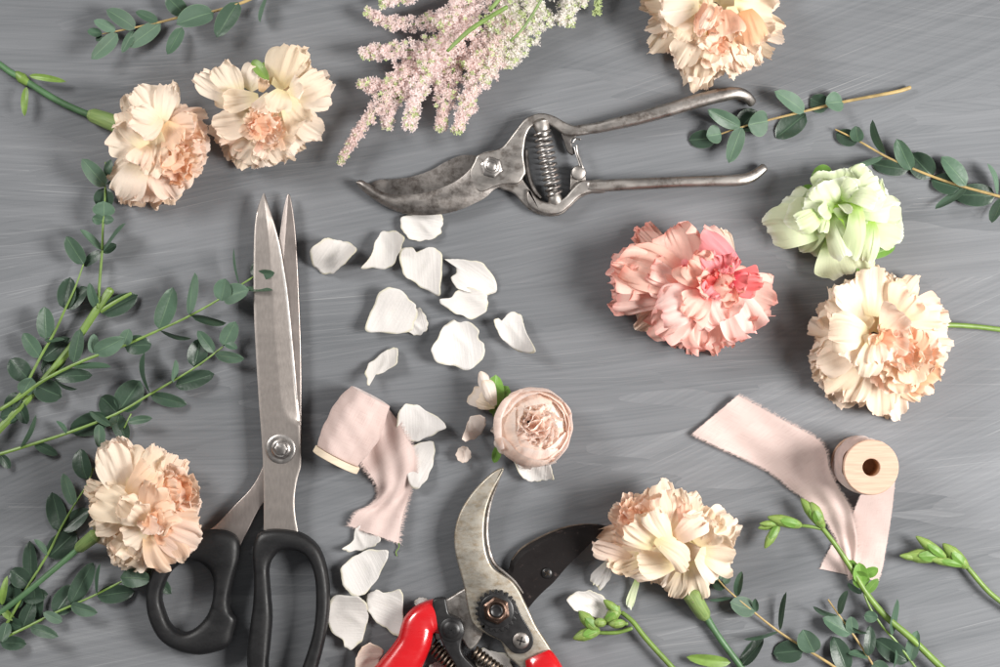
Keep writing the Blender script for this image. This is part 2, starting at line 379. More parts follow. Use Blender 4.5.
# ---------------------------------------------------------------- petals, leaves
def petal(B, T, w, arch=.15, cup=.0, ruf=.10, ser=.03, roll=0., k=.22, claw=.30, nu=32, nv=12, curl=0., rng=random, wavy=3.0, floor=.6, kk=True, wild=True, rp=2.2):
    """a ruffled sheet from its claw B to the middle of its rim T"""
    if kk: B = K(*B); T = K(*T)
    B = np.array(B, float); T = np.array(T, float); D = T-B; L = np.linalg.norm(D); D = D/L
    sd = np.cross(D, (0, 0, 1.)); l = np.linalg.norm(sd); sd = sd/l if l > .05 else np.array([1., 0, 0])
    up = np.cross(sd, D); cr_, sr_ = cos(roll), sin(roll); sd, up = sd*cr_+up*sr_, up*cr_-sd*sr_
    p1, p2, p3, p4 = [rng.uniform(0, 6.28) for _ in range(4)]; f1 = wavy*rng.uniform(.8, 1.25); f2 = f1*2.3
    nse = [rng.uniform(-1, 1) for _ in range(nu+1)]; tw = rng.uniform(-.45, .45); bx = rng.uniform(-.10, .10); asy = rng.uniform(-.16, .16); ck = rng.uniform(-.10, .16); f3 = rng.uniform(11, 15); cr1 = rng.uniform(-.5, .5); cr2 = rng.uniform(-.6, .6)
    if not wild: tw = bx = asy = ck = 0
    kn = [rng.uniform(-1, 1) for _ in range(int(5+wavy*.7))]; kn2 = [rng.uniform(-1, 1) for _ in range(int(9+wavy*1.6))]
    def kz(kk_, u):
        q = (u+1)/2*(len(kk_)-1); i = min(int(q), len(kk_)-2); f = q-i; f = f*f*(3-2*f); return kk_[i]*(1-f)+kk_[i+1]*f
    G = np.zeros((nv+1, nu+1, 3)); UV = np.zeros((nv+1, nu+1, 2))
    for i in range(nv+1):
        v = i/nv
        # claw then fan, rounded shoulders
        q_ = min(v/.86, 1); prof = claw+(1-claw)*q_**.85*(1.35-.35*q_**2)
        if v > .80: prof *= 1-.16*((v-.80)/.20)**2.5
        for j in range(nu+1):
            u = j/nu*2-1; ed = 1-k*.75*abs(u)**3.2-.035*(1+sin(4.1*u+p2))
            edge = ser*(nse[j]*.55+.9*kz(kn2, -u)*.6)*v**4
            y = L*(v*(1-(1-ed)*v)+edge)
            x = w/2*u*prof*(1-.12*ruf*4*v)
            z = arch*L*sin(pi*min(v, 1)*.9)+cup*w*u*u*v
            amp = ruf*w*v**rp*(.35+.65*abs(u)**.5)
            z += amp*(sin(f1*u+p1+1.2*v)*.40+1.0*kz(kn, u))+amp*.40*v**4*kz(kn2, u)
            z += .055*w*(math.exp(-((u-cr1)/.10)**2)-math.exp(-((u-cr2)/.13)**2))*sin(pi*min(1, v*1.1))*v if wild else 0
            z -= ck*L*max(0, v-.5)**2*3
            x = x*(1+asy*u)+bx*L*v*v; ct, st_ = cos(tw*v), sin(tw*v)
            x, z = x*ct-z*st_, z*ct+x*st_*.6
            y += amp*.40*kz(kn, -u); x += amp*.55*kz(kn2, .9*u)
            if curl: z -= curl*L*max(0, v-.55)**2*3.2
            P = B+D*y+sd*x+up*z
            if P[2] < floor: P[2] = floor+.02*(P[2]-floor)
            if P[2] < .15: P[2] = .15
            G[i, j] = P; UV[i, j] = ((u+1)/2, v)
    return G, UV
def add_petal(root, m, *a, solid=.0, name='petal', **kw):
    G, UV = petal(*a, **kw); mb = MB(); mb.grid(G, UV); return mb.build(name, M[m], root, sharp=180, recalc=False)
def leaf_mesh(mb, B, T, w, fold=.18, bend=.06, roll=0., n=10, m=4, kk=True, blunt=.5):
    if kk: B = K(*B); T = K(*T)
    B = np.array(B, float); T = np.array(T, float); D = T-B; L = np.linalg.norm(D); D /= L
    sd = np.cross(D, (0, 0, 1.)); sd /= np.linalg.norm(sd)+1e-9; up = np.cross(sd, D); c_, s_ = cos(roll), sin(roll); sd, up = sd*c_+up*s_, up*c_-sd*s_
    G = []; UV = []
    for i in range(n+1):
        v = i/n; row = []; uvr = []
        pr = (sin(pi*v**(.88))**(.52))*1.08 if 0 < v < 1 else 0
        for j in range(-m, m+1):
            u = j/m
            P = B+D*L*v+sd*(w/2*u*pr)+up*(abs(u)*w/2*pr*fold+bend*L*sin(pi*v)*1.0+.02*w*sin(7*v+3*u))
            if P[2] < .5: P[2] = .5+.02*abs(j)
            row.append(P); uvr.append(((u+1)/2, v))
        G.append(row); UV.append(uvr)
    mb.grid(np.array(G), np.array(UV))
def sprig(name, label, cat, stems, leaves, ox, oy, s, zl=10, group=None, stemmat='stem', wz=1.5, z0=3, seed=1, root=None):
    rng = random.Random(seed)
    P0 = tr(stems[0][0], ox, oy, s)
    if root is None: root = thing(name, *P0[len(P0)//2][:2], label, cat, group)
    allp = []
    for st in stems:
        pts = tr(st[0], ox, oy, s); r = st[1]; zs = st[2] if len(st) > 2 else z0+2; mm = st[3] if len(st) > 3 else stemmat
        n = len(pts)
        pz = [(p[0], p[1], (p[2] if len(p) > 2 else zs)+2*sin(i*1.3)) for i, p in enumerate(pts)]
        allp += [np.array(q) for q in cr_spline(pz, 8*(n-1))]
        mb = MB(); sweep(mb, pz, r, [x for x in (r if hasattr(r, '__len__') else [r])], n=8); mb.build('stem', M[mm], root)
    A = np.array(allp)
    for lf in leaves:
        x0, y0, x1, y1, w = lf[:5]; kind = lf[5] if len(lf) > 5 else None
        (a, b), (c, d) = tr([(x0, y0), (x1, y1)], ox, oy, s); w = w/s
        i = np.argmin((A[:, 0]-a)**2+(A[:, 1]-b)**2); q = A[i]
        L = math.hypot(c-a, d-b)
        near = math.hypot(q[0]-a, q[1]-b)
        zb = q[2]+.5
        if w/L < .30: roll = rng.choice((-1, 1))*rng.uniform(.9, 1.2); w *= 1.9; lift = rng.uniform(.1, .35)
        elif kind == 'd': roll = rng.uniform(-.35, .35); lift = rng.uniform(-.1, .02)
        else: roll = rng.uniform(-.45, .45); lift = rng.uniform(.05, .4)
        zt = max(2.5, zb+L*lift); zb = max(zb, 2)
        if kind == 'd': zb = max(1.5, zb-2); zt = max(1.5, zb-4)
        if abs(roll) > .8: zb = max(zb, w*.32); zt = max(zt, w*.32)
        mb = MB(); leaf_mesh(mb, (a, b, zb), (c, d, zt), w, fold=rng.uniform(.05, .3), bend=rng.uniform(-.05, .09), roll=roll)
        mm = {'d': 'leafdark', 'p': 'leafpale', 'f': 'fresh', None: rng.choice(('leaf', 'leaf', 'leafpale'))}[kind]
        mb.build('leaf', M[mm], root, sharp=180, recalc=False)
    return root
# ---------------------------------------------------------------- loose petals on the board
def loose(outline, ox, oy, s, label, m='white', z=1.2, cup=4, seed=0, name='loose_petal', group='loose rose petals lying on the board', fold=1.0, shift=0):
    cup *= 1.6; rng = random.Random(seed+11); P = cr_spline([K(*q, z+2)[:2] for q in tr(outline, ox, oy, s)], 96, True); n = len(P); c = P.mean(0); wv = [rng.uniform(-.5, .5) for _ in range(n)]; P = P*(1+0)+(P-c)/np.linalg.norm(P-c, axis=1)[:, None]*min(1, np.ptp(P[:, 0])/32)*np.array([.5*(wv[i]+wv[i-1]+wv[i-2])+.5*sin(9*2*pi*i/n+seed) for i in range(n)])[:, None]; nr = 10
    ext = np.max(np.linalg.norm(P-c, axis=1)); ax = rng.uniform(0, pi); p1 = rng.uniform(0, 6.28); k1 = rng.random() < .5
    G = []; UV = []
    dx, dy = cos(ax), sin(ax)
    for i in range(nr+1):
        r = .05+.95*i/nr; row = []; uvr = []
        for k in range(n):
            p = c+(P[k]-c)*r; q = (p-c)/ext; a = 2*pi*k/n
            su = q[0]*dx+q[1]*dy; sv = -q[0]*dy+q[1]*dx
            zz = z+cup*(1.9*su*su*(.75+.5*sin(2*sv+p1))+.35*sv*(1 if k1 else -1)+.4)+fold*(2.2*sin(3.6*sv+2*su+p1)+2.2)*.8+1.3*math.exp(-((su-.25*sin(3*sv+p1))/.16)**2)*(1-r*r)+6*max(0, r-.8)**2*(1.2*sin(2*a+p1)+.8*sin(5*a+p1*2)); zz = max(zz, z)
            row.append((p[0], p[1], zz)); uvr.append((.5+.42*su, .38+.58*r))
        G.append(row); UV.append(uvr)
    mb = MB(); mb.grid(np.array(G), np.array(UV), closeu=True); mb.f.append(tuple(range(n)))
    o = mb.build(name, M[m], loc=(c[0], c[1], 0), sharp=180, solid=.12)
    return tag(o, label, 'petal', group)
C5 = (300, 220, 2.938); C7 = (300, 340, 3.032); C8 = (320, 420, 2.7)
LP = [
 ([(35,100),(75,58),(110,60),(140,65),(170,88),(150,115),(110,150),(75,160),(45,140)], C5, 'white petal with pointed right tip, just right of the long scissor blades', 'white', 1.2, 9),
 ([(240,38),(275,33),(308,50),(302,80),(290,105),(265,140),(220,142),(183,143),(205,115),(222,70)], C5, 'white slanting petal between the lone leftmost one and the heart-shaped one', 'white', 1.2, 8),
 ([(300,-8),(300,30),(330,58),(370,60),(410,45),(417,20),(417,-12),(360,-18)], C5, 'white petal touching the underside of the old secateurs jaw', 'white', 1.0, 3),
 ([(295,90),(330,82),(345,95),(375,80),(405,88),(420,115),(415,180),(410,222),(370,205),(330,180),(300,150)], C5, 'heart-shaped white petal with notched top and narrow point below', 'white', 2.6, 6),
 ([(425,115),(480,118),(530,125),(565,160),(579,200),(552,222),(500,215),(460,198),(445,172),(461,150),(450,128)], C5, 'torn hooked white petal lying above and behind a small scalloped one', 'white', 1.2, 6),
 ([(408,235),(440,228),(470,205),(510,200),(548,222),(552,245),(545,270),(510,290),(470,280),(430,258)], C5, 'small white petal tucked under the torn hooked petal', 'white', 4.2, 6),
 ([(345,258),(370,285),(374,318),(350,338),(322,331),(300,300)], C5, 'narrow white petal edge peeping out from behind a broad white petal', 'white', .8, .8),
 ([(255,200),(290,203),(325,235),(345,262),(338,300),(320,330),(260,332),(195,325),(205,280),(230,220)], C5, 'broad flat-bottomed white petal in the middle of the left petal row', 'white', 5.5, 5),
 ([(450,295),(470,300),(500,298),(525,325),(525,350),(543,370),(535,410),(500,438),(450,430),(400,415),(388,380),(405,345),(425,310)], C5, 'largest round white petal with a wavy rim, above the rosebud', 'white', 1.2, 7),
 ([(570,295),(585,290),(590,302),(610,275),(635,270),(655,290),(660,320),(690,385),(650,388),(610,365),(580,330)], C5, 'rightmost white petal of the upper scatter, tapering to lower right', 'white', 1.2, 9),
 ([(195,440),(210,415),(250,385),(275,375),(288,380),(285,420),(250,445),(215,460),(206,487),(198,465)], C5, 'small twisted white petal standing just above the lying ribbon spool', 'white', 1.2, 7),
 ([(285,590),(300,550),(330,540),(370,558),(430,600),(410,620),(370,640),(325,650),(295,625)], C5, 'white petal with pointed right end, right of the lying ribbon spool', 'white', 1.2, 7),
 ([(480,640),(490,600),(505,575),(540,572),(546,595),(530,630),(505,643)], C5, 'small curled beige petal left of the blush rose', 'blush', 1.2, 10),
 ([(456,455),(459,448),(465,446),(470,450),(471,457),(466,462),(460,461)], (0,0,1), 'tiniest pink petal scrap, just above the curved jaw of the red pruners', 'blush', 1.2, 5),
 ([(325,330),(370,310),(405,310),(408,350),(395,400),(370,440),(340,447),(320,380)], C7, 'white petal half hidden under the trailing ribbon tail', 'white', 1.0, 4),
 ([(130,630),(160,610),(170,570),(200,565),(245,595),(230,620),(190,635),(150,640)], C7, 'white petal poking out below the frayed end of the ribbon tail', 'white', 1.0, 3),
 ([(60,430),(60,395),(90,370),(130,350),(180,350),(185,365),(165,410),(140,450),(110,472),(75,460)], C8, 'oval white petal below the ribbon tail, uppermost of the lower three', 'white', 1.6, 7),
 ([(30,480),(70,470),(110,475),(130,500),(130,540),(115,590),(90,615),(70,610),(60,590),(25,555)], C8, 'tapering white petal right beside the black scissor handle', 'white', 1.2, 6),
 ([(125,480),(150,458),(180,465),(215,455),(225,475),(220,575),(180,560),(140,530)], C8, 'fan-shaped white petal left of the red grip of the pruners', 'white', 1.4, 8),
 ([(95,690),(100,640),(115,610),(140,598),(172,620),(162,645),(145,700),(110,715)], C8, 'pinkish curled petal at the bottom edge, left of the red grip', 'blush', 1.2, 10),
 ([(270,500),(330,520),(440,500),(480,560),(498,630),(460,635),(420,645),(375,645),(330,620)], (460,360,5.338), 'white petal fallen under the lower rim of the blush rose', 'white', 1.2, 5),
 ([(665,480),(700,460),(740,460),(770,480),(778,510),(770,535),(730,530),(690,510)], C8, 'white petal left of the cream carnation stem beside green buds', 'white', 1.2, 7),
 ([(590,515),(615,470),(660,482),(720,490),(745,530),(740,580),(620,575)], (340,540,4.348), 'white petal on the board between the pruner handles', 'white', .8, 3),
 ([(385,552),(420,530),(455,545),(470,580),(400,590)], (340,540,4.348), 'small white petal under the bronze spring of the red pruners', 'white', .8, 2),
 ([(325,268),(345,252),(370,250),(388,262),(380,285),(340,290)], (340,540,4.348), 'small pale petal tucked behind the red grip top', 'white', .8, 2),
]
for i, (ol, c, lab, m_, z_, cup_) in enumerate(LP):
    loose(ol, *c, lab, m_, z_, cup_, seed=i)
# ---------------------------------------------------------------- scissors
def scissors():
    r = thing('scissors', 270, 450, 'large steel tailor scissors with black plastic handles, slightly open', 'scissors')
    # lower blade with its shank to the left handle
    mb = MB()
    plate(mb, [(288,194),(292,205),(296,240),(299,300),(301,360),(301,425),(299,470),(283,482),(264,502),(255,516),(244,538),(236,548),(205,548),(206,533),(216,525),(234,506),(251,488),(262,468),(270,440),(272,400),(273,340),(274,280),(278,247),(283,212)], 9.2, 12.6, .8, n=138)
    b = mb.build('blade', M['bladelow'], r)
    # upper blade
    mb = MB()
    L = [(263.5,193),(258,208),(254.5,235),(254,300),(256,350),(259,400),(262,440),(263.5,470),(264,500),(264,545)]
    R = [(264.5,193.5),(269,207),(275.5,228),(281,252),(288,300),(293,350),(297,395),(299.5,420),(300.5,445),(301,465),(297,480),(294.5,500),(296,520),(301,545)]
    def top(s, t):
        z = 17.6
        if s < .72:
            e = 1-t; lim = .36+.10*sin(s*4); 
            if s > .58: lim *= max(0.0, (1-((s-.58)/.075)**2))**.5 if s < .655 else 0
            if e < lim and lim > 0: z -= 2.4*((lim-e)/lim)
        if s < .07: z -= 2*(1-s/.07)
        return z-(.5 if (t < .03 or t > .97) else 0)
    strip(mb, L, R, top, 13.0, n=150, m=26, kz=15)
    b2 = mb.build('blade', M['blade'], r)
    mb = MB(); e = [(277.5,240),(281.6,262),(286,290),(290.2,330),(293.8,370),(297.2,400)]
    sweep(mb, [(x-.2, y, 15.2) for x, y in e], [.6, 1.1, 1.2, 1.2, 1, .5], [.5, .6, .6, .6, .6, .4], n=6)
    mb.build('cutting_edge', M['edge'], b2)
    # handles
    mb = MB()
    ring(mb, [(263.5,530),(255.6,537),(252.6,552),(254,576),(253,603),(249.5,630),(247,662),(252,697),(272,716),(298,706),(312,685),(320,660),(326,634),(329.5,608),(329,584),(325,562),(317,545),(301,533),(282,529)],
         [(274,557),(283,550.5),(298,551.5),(308,559),(314.5,576),(316,600),(314,627),(307,653),(298,676),(286,692),(273,690),(268,667),(270,644),(272,617),(270,590),(269,569)], 3, 29, 20)
    mb.build('handle', M['rubber'], r)
    mb = MB()
    ring(mb, [(204.6,531),(216.5,529.5),(230,532),(238.6,540),(239,558),(233,579),(229,600),(231,612),(236.5,620),(233.5,632),(229,646),(216.5,652),(198,655),(177,650.5),(160,639.5),(149.5,620.5),(146,600),(148.5,579.5),(156,563),(172,549),(190,538)],
         [(164,586),(170.6,572.6),(181,564),(194,561),(204.6,566),(212,576),(213.5,590),(211,605),(204.6,618.6),(194,629),(182.5,632.5),(170.6,625),(164,610),(161.4,598)], 1.5, 26, 18)
    mb.build('handle', M['rubber'], r)
    mb = MB(); cyl(mb, 280.5, 449, 17.4, [(14.6, -1.5), (14.6, .9), (13.2, 1.7), (10.3, 1.5), (9.6, 1.2)], 40)
    w = mb.build('washer', M['chrome'], r)
    mb = MB(); cyl(mb, 280.5, 449, 18.4, [(9.6, -1), (9.4, 2.4), (7.6, 3.6), (6.8, 3.4)], 36, hexa=0); cyl(mb, 280.5, 449, 18.4, [(6.9, 2.8), (6.6, 5), (5.6, 5.6)], 36, hexa=6)
    mb.build('screw', M['chrome'], r)
scissors()
# ---------------------------------------------------------------- old steel secateurs
def coil(mb, A, B, r, wr, turns, n=14):
    A = np.array(K(*A)); B = np.array(K(*B)); D = B-A; L = np.linalg.norm(D); D /= L
    s1 = np.cross(D, (0, 0, 1.)); s1 /= np.linalg.norm(s1); s2 = np.cross(s1, D)
    pts = []
    m = int(turns*n)
    rr = lambda q: np.interp(q, np.linspace(0, 1, len(r)), r) if hasattr(r, '__len__') else r
    for i in range(m+1):
        a = 2*pi*i/n; q = i/m; pts.append(A+D*L*q+(s1*cos(a)+s2*sin(a))*rr(q))
    P = np.array(pts); G = []
    for i in range(m+1):
        T = P[min(i+1, m)]-P[max(i-1, 0)]; T /= np.linalg.norm(T); q = P[i]-(A+D*np.dot(P[i]-A, D)); q /= np.linalg.norm(q)+1e-9; u = np.cross(T, q)
        G.append([P[i]+wr*(q*cos(2*pi*k/8)+u*sin(2*pi*k/8)) for k in range(8)])
    mb.grid(np.array(G), closeu=True)
def old_secateurs():
    r = thing('secateurs', 530, 165, 'old worn all-metal secateurs with coil spring, handles to the right', 'secateurs')
    # cutting blade, lower in the stack
    mb = MB()
    L = [(366,184),(380,179.5),(395,178.7),(413,176),(431,169.7),(445.4,161.6),(458,156),(469,154.6),(480,157),(500,168)]
    R = [(366.5,185),(384,196),(402,202),(420,203),(440,199),(458,194),(472,188),(486,184),(495,183),(508,184)]
    strip(mb, L, R, lambda s, t: 10.5-5.5*(1-t)**1.3*min(1, 6*(1-s))-(3*(.15-s)/.15 if s < .15 else 0), 3.5, n=70, m=16)
    mb.build('cutting_blade', M['darksteel'], r)
    # hooked counter jaw
    mb = MB()
    L = [(357,181.5),(361,180.2),(368,183.5),(377,189.5),(386,193.6),(398.6,195.6),(414.8,195),(431,191.8),(445.4,187),(458,180.5),(467,173),(473.3,166),(477,158),(483,153.5),(494,150.8)]
    R = [(356.6,184.5),(361,189.5),(371.6,198),(386,206.8),(402,213),(422,215.4),(443.6,214),(461.6,209.3),(476,203),(486,197.5),(494,190),(503,186.5),(510,185),(514,184.5),(517,184)]
    strip(mb, L, R, lambda s, t: 11+4.5*s+5.0*sin(pi*min(1, t*.9+.12))**.7*(1-.75*max(0, (s-.55)/.45))-(2*(.05-s)/.05 if s < .05 else 0), lambda s, t: 6 if s < .5 else 9, n=90, m=18)
    j = mb.build('hooked_jaw', M['jawold'], r)
    # lower lever crossing beneath the body
    mb = MB()
    plate(mb, [(488,176),(500,188),(507.5,190.5),(515,194.5),(522.5,203),(531.8,211),(543,215),(552.5,216),(561.8,214),(569.3,208),(578.7,199),(590,193.5),(606,191.7),(606,180),(590,179.8),(580.6,181.5),(573,188),(565.6,196.5),(558,201.3),(548.7,202.3),(538.5,199),(533,193),(526,184),(517,172),(500,165)], 3, 11, 1.6, n=150)
    mb.build('lever', M['oldsteel'], r)
    mb = MB()
    plate(mb, [(528,189.5),(530,190),(536,197),(542.5,201.2),(548.7,202.6),(558,201.3),(565.6,196.5),(573,188),(580.6,181.5),(590,180),(604,179.8),(604,191),(590,192.5),(578.7,197.5),(569.3,206.5),(561.8,212.4),(552.5,214.6),(543,213.4),(533.6,209),(528,203.5),(526.2,196)], 8, 15.5, 2.2, n=126)
    mb.build('lever', M['oldsteel'], r)
    # body plate and upper hoop
    mb = MB()
    plate(mb, [(478.4,154.5),(494,150.3),(502,147),(507.5,141),(515,131),(524.3,119.7),(533.7,114.6),(543,113),(554.3,116),(565.6,122.3),(575,125.5),(586,125.5),(600,121.6),(600,131.5),(590,133.4),(575,135.6),(563.7,134),(556.2,128.4),(548.7,123.8),(539.3,123.2),(531,127.4),(526.4,135.6),(524.6,145),(523.8,156),(525.8,171.2),(524,176),(517.8,183.4),(503.7,184.3),(494.4,187),(481,192),(473,186),(470,172),(474,162)], 9, 17.5, 1.8, n=200)
    mb.build('body_plate', M['oldsteel'], r)
    mb = MB(); sweep(mb, [(526.5,150,10),(527,165,9),(530,180,8),(535,191,7),(541,198,7)], [2,2.4,2.4,2.4,2], [5,5,5,4,3], n=10, pw=.7); mb.build('lever', M['darksteel'], r)
    # handles
    mb = MB(); sweep(mb, [(578,130,12),(596,128,13),(612,124.5,14),(640,118,15),(668,110,15.5),(696,101.5,16),(720,95.5,16),(736,93.3,15),(746,96.5,11),(752,103,6)], [5,5.4,6,6.6,7,7,7,6,5.4,4.4], [5,6,7,8,8.5,8.5,8.5,8,6,4], n=14, pw=.62); mb.build('handle', M['oldsteel'], r)
    mb = MB(); sweep(mb, [(588,186.5,10),(606,185.6,11),(626,184.5,12),(655,183.2,12),(682,182,12),(712,181,12),(738,180.2,11.5),(752,176.5,10),(764,167.5,8)], [6,6,6,5.8,5.6,5.6,6,5.6,4.4], [6,7,8,8,8,8,8,7,5], n=14, pw=.62); mb.build('handle', M['oldsteel'], r)
    # spring and posts
    mb = MB(); coil(mb, (541.8,132,15), (554.6,195,12), [8.2,8,7.8,7.6,7.4], 1.35, 11.5, 20); mb.build('spring', M['chrome'], r)
    mb = MB(); sweep(mb, [(540.5,123,14),(542,129,15),(543.6,140,15)], [9,7.5,4.5], [7,6,4], n=14); mb.build('spring_post', M['oldsteel'], r)
    mb = MB(); sweep(mb, [(556,203,10),(554.8,198,12),(552,187,12)], [8,7,4.5], [6,6,4], n=14); mb.build('spring_post', M['oldsteel'], r)
    # catch
    mb = MB(); plate(mb, [(562,132),(578,132),(576,137),(572,140),(572.5,147),(575.5,152),(572,155),(567.5,151),(564.5,143)], 6, 11, 1, n=54); mb.build('catch_tab', M['darksteel'], r)
    mb = MB(); sweep(mb, [(573,143,12),(576,139,13),(580.5,139.5,13)], 1, 1, n=8); sweep(mb, [(577,145,12),(577.6,152,14),(580.5,161,15),(583,169,15),(584.5,177,13)], 1.1, 1.1, n=8); sweep(mb, [(574.5,147,12),(576,153,13),(578.5,161,14),(580,168,14)], .9, .9, n=8); mb.build('catch_link', M['chrome'], r)
    mb = MB(); plate(mb, [(571,170),(585,170),(586,182),(577,186),(570,190)], 5, 11, 1); cyl(mb, 578.7, 172.5, 10, [(7.4,-2),(7.4,4),(6.6,6),(4.5,6.9),(2,7.2)], 28); mb.build('catch_pin', M['oldsteel'], r)
    mb = MB(); cyl(mb, 491.5, 167, 17, [(11.2,-1),(11,2.2),(9.4,3.2),(7,3.1)], 36, hexa=6, rot=.3); mb.build('nut', M['chrome'], r)
    mb = MB(); cyl(mb, 491.5, 166, 18, [(7.4,1),(7.2,2.8),(6.2,3.2),(5.4,2.6),(4.9,2.6),(4.6,3.8),(3.4,4.4),(1.5,4.6)], 32); mb.build('bolt', M['chrome'], r)
old_secateurs()
# ---------------------------------------------------------------- red pruners
def cross_screw(mb, mb2, x, y, z, r_, rot=0):
    cyl(mb, x, y, z, [(r_, -2), (r_, .6), (r_*.85, 1.7), (r_*.5, 2.3), (r_*.1, 2.4)], 28)
    for a in (rot, rot+pi/2):
        dx, dy = cos(a)*r_*.5, sin(a)*r_*.5
        X, Y, _ = K(x, y, z+2)
        sweep(mb2, [(X-dx, Y-dy, z+2.0), (X+dx, Y+dy, z+2.0)], .9, .9, n=6, kk=False)
def red_pruners():
    r = thing('pruners', 495, 610, 'open bypass pruners with red grips and a black blade', 'pruners')
    # black cutting blade
    mb = MB()
    L = [(606,526),(597.3,524.2),(582.6,524),(565.9,526.7),(549,532.4),(532.3,540.8),(519.7,549),(511.3,559.6),(508.5,569),(500,577),(488,590)]
    R = [(606,526.8),(601,531.5),(595.2,537.6),(586,547),(578.5,554.4),(565.9,567),(553.3,581.7),(543,591),(534.4,600),(526,610),(512,622)]
    strip(mb, L, R, lambda s, t: 14-5*max(0, (.14-t)/.14)-(3*(.1-s)/.1 if s < .1 else 0), lambda s, t: 7, n=80, m=30)
    b = mb.build('cutting_blade', M['blackblade'], r)
    mb = MB(); sweep(mb, [(597,524.6,9.6),(582.6,524.6,9.6),(565.9,527.4,9.6),(549,533.2,9.6),(532.6,541.4,9.6),(520.3,549.6,9.6),(512,560,9.6)], [.5,.9,1,1,1,.9,.5], .5, n=6); mb.build('cutting_edge', M['bronze'], b)
    mb = MB(); mb2 = MB(); cross_screw(mb, mb2, 547, 573.3, 14, 5.6, .5); sc_ = mb.build('screw', M['blackmetal'], b); mb2.build('cross_slot', M['bronze'], sc_)
    # frame behind, towards left grip
    mb = MB(); plate(mb, [(434,603),(448,598.5),(462,590),(470,588),(484,600),(488,620),(480,640),(470,650),(462,640),(452,628),(440,640),(434,636)], 6, 13.5, 2, n=96); mb.build('frame', M['oldsteel'], r)
    # steel jaw
    mb = MB()
    plate(mb, [(503.6,468.2),(494.5,471.3),(482,482),(469.4,496.7),(460,512.4),(454.9,529),(454.2,544),(456.4,558.6),(461,575.4),(464.6,590),(466.5,602),(471,620.5),(478,629),(489.5,636),(501,642),(506.7,655),(514,662),(536,680),(560,668),(549.3,647),(541,634),(535.5,625),(529.5,612),(524,601),(518.5,590),(511,580.5),(501,574),(492.4,567),(487,555),(484.3,539),(484.6,521),(487.4,506),(493.8,489.4),(500.8,476.8)], 13.5, 22, 2.0, n=170)
    mb.build('steel_jaw', M['jaw'], r)
    mb = MB(); sweep(mb, [(502,471,15),(497,484,15),(490.6,501,15),(487.2,518,15),(486.8,536,15),(489.4,552,15),(494.6,564,15),(505,573,15),(515,582,15),(523,593,15)], [.6,1.4,1.9,2,2,2,2,1.8,1.6,1], 3.6, n=8, pw=.7); mb.build('jaw_edge', M['darksteel'], r)
    # gear, nut, bolt
    mb = MB(); T = []
    for k in range(22):
        for q, rr in ((0, 18.4), (.32, 21.4), (.62, 21.4), (.92, 18.4)):
            a = 2*pi*(k+q)/22; T.append((496.4+rr*cos(a), 611+rr*sin(a)))
    plate(mb, T, 21.5, 25.5, .6); mb.build('toothed_wheel', M['blackmetal'], r)
    mb = MB(); cyl(mb, 496.4, 611, 25.4, [(17,-1),(17,1.2),(15.6,1.9)], 40); mb.build('washer', M['blackmetal'], r)
    mb = MB(); cyl(mb, 496.4, 611, 27, [(14,-1.5),(13.8,3.4),(11.6,4.8),(9.6,4.6)], 36, hexa=6, rot=.4); cyl(mb, 496.4, 611, 27, [(10.4,3),(10.2,5.6),(8.6,6.1),(7.4,5.2)], 36); mb.build('nut', M['copper'], r)
    mb = MB(); cyl(mb, 496.4, 611, 30, [(6.4,0),(6.3,3.4),(5.2,4.2),(3.4,3.3),(2.4,3.2)], 28); mb.build('bolt', M['blackmetal'], r)
    mb = MB(); plate(mb, [(481,627),(489,634),(500,640),(507,647),(514,653),(524,653.5),(531.5,648),(533.5,639),(530,630),(522,617),(516.5,605),(512,600),(505,618),(494,627)], 21.8, 24.8, .9, n=98); mb.build('locking_plate', M['blackmetal'], r)
    mb = MB(); mb2 = MB(); cross_screw(mb, mb2, 521, 641, 25, 8.2, .3); s1 = mb.build('screw', M['oldsteel'], r); mb2.build('cross_slot', M['blackmetal'], s1)
    # black bracket and lever
    mb = MB(); plate(mb, [(433,600.5),(444.6,598.5),(447,606),(449,613.6),(455,617),(461,621),(464.5,632),(461,643.5),(463,655),(478,672),(484,690),(466,690),(456,667),(445.8,650.4),(441,640),(437.6,628),(434.5,614)], 20, 31, 1.8, n=119); mb.build('catch_lever', M['blackmetal'], r)
    mb = MB(); mb2 = MB(); cyl(mb, 451.5, 630, 30.5, [(12,-1),(12,1),(11,1.8)], 32); mb.build('washer', M['blackmetal'], r)
    mb = MB(); cross_screw(mb, mb2, 451.5, 630, 33, 8.6, .7); s2 = mb.build('screw', M['blackmetal'], r); mb2.build('cross_slot', M['rubber'], s2)
    # grips
    mb = MB(); sweep(mb, [(441,616,18),(430,617,18),(419,625,19),(413,645,21),(398,670,22),(374,702,22),(346,760,22),(330,850,22),(326,930,20)], [17.5,16.5,16.5,17,20,21,21,20,17], [12,14,15,16,17,17,17,16,13], n=28, pw=.72, dome=.12, per=10)
    mb.build('grip', M['red'], r)
    mb = MB(); sweep(mb, [(537.5,655,19),(545,672,21),(560,712,22),(585,790,22),(596,870,22),(592,940,20)], [13.5,18,20,21,20,17], [8,13,15,16,16,13], n=28, pw=.72, dome=.15, per=10); mb.build('grip', M['red'], r)
    # spring
    mb = MB(); coil(mb, (432,645,12), (470,684,12), [6.2,6.6,7], 1.7, 12, 14); mb.build('spring', M['bronze'], r)
    mb = MB(); coil(mb, (474,652,10), (505,676,10), [5.6,6], 1.6, 9, 14); mb.build('spring', M['bronze'], r)
red_pruners()
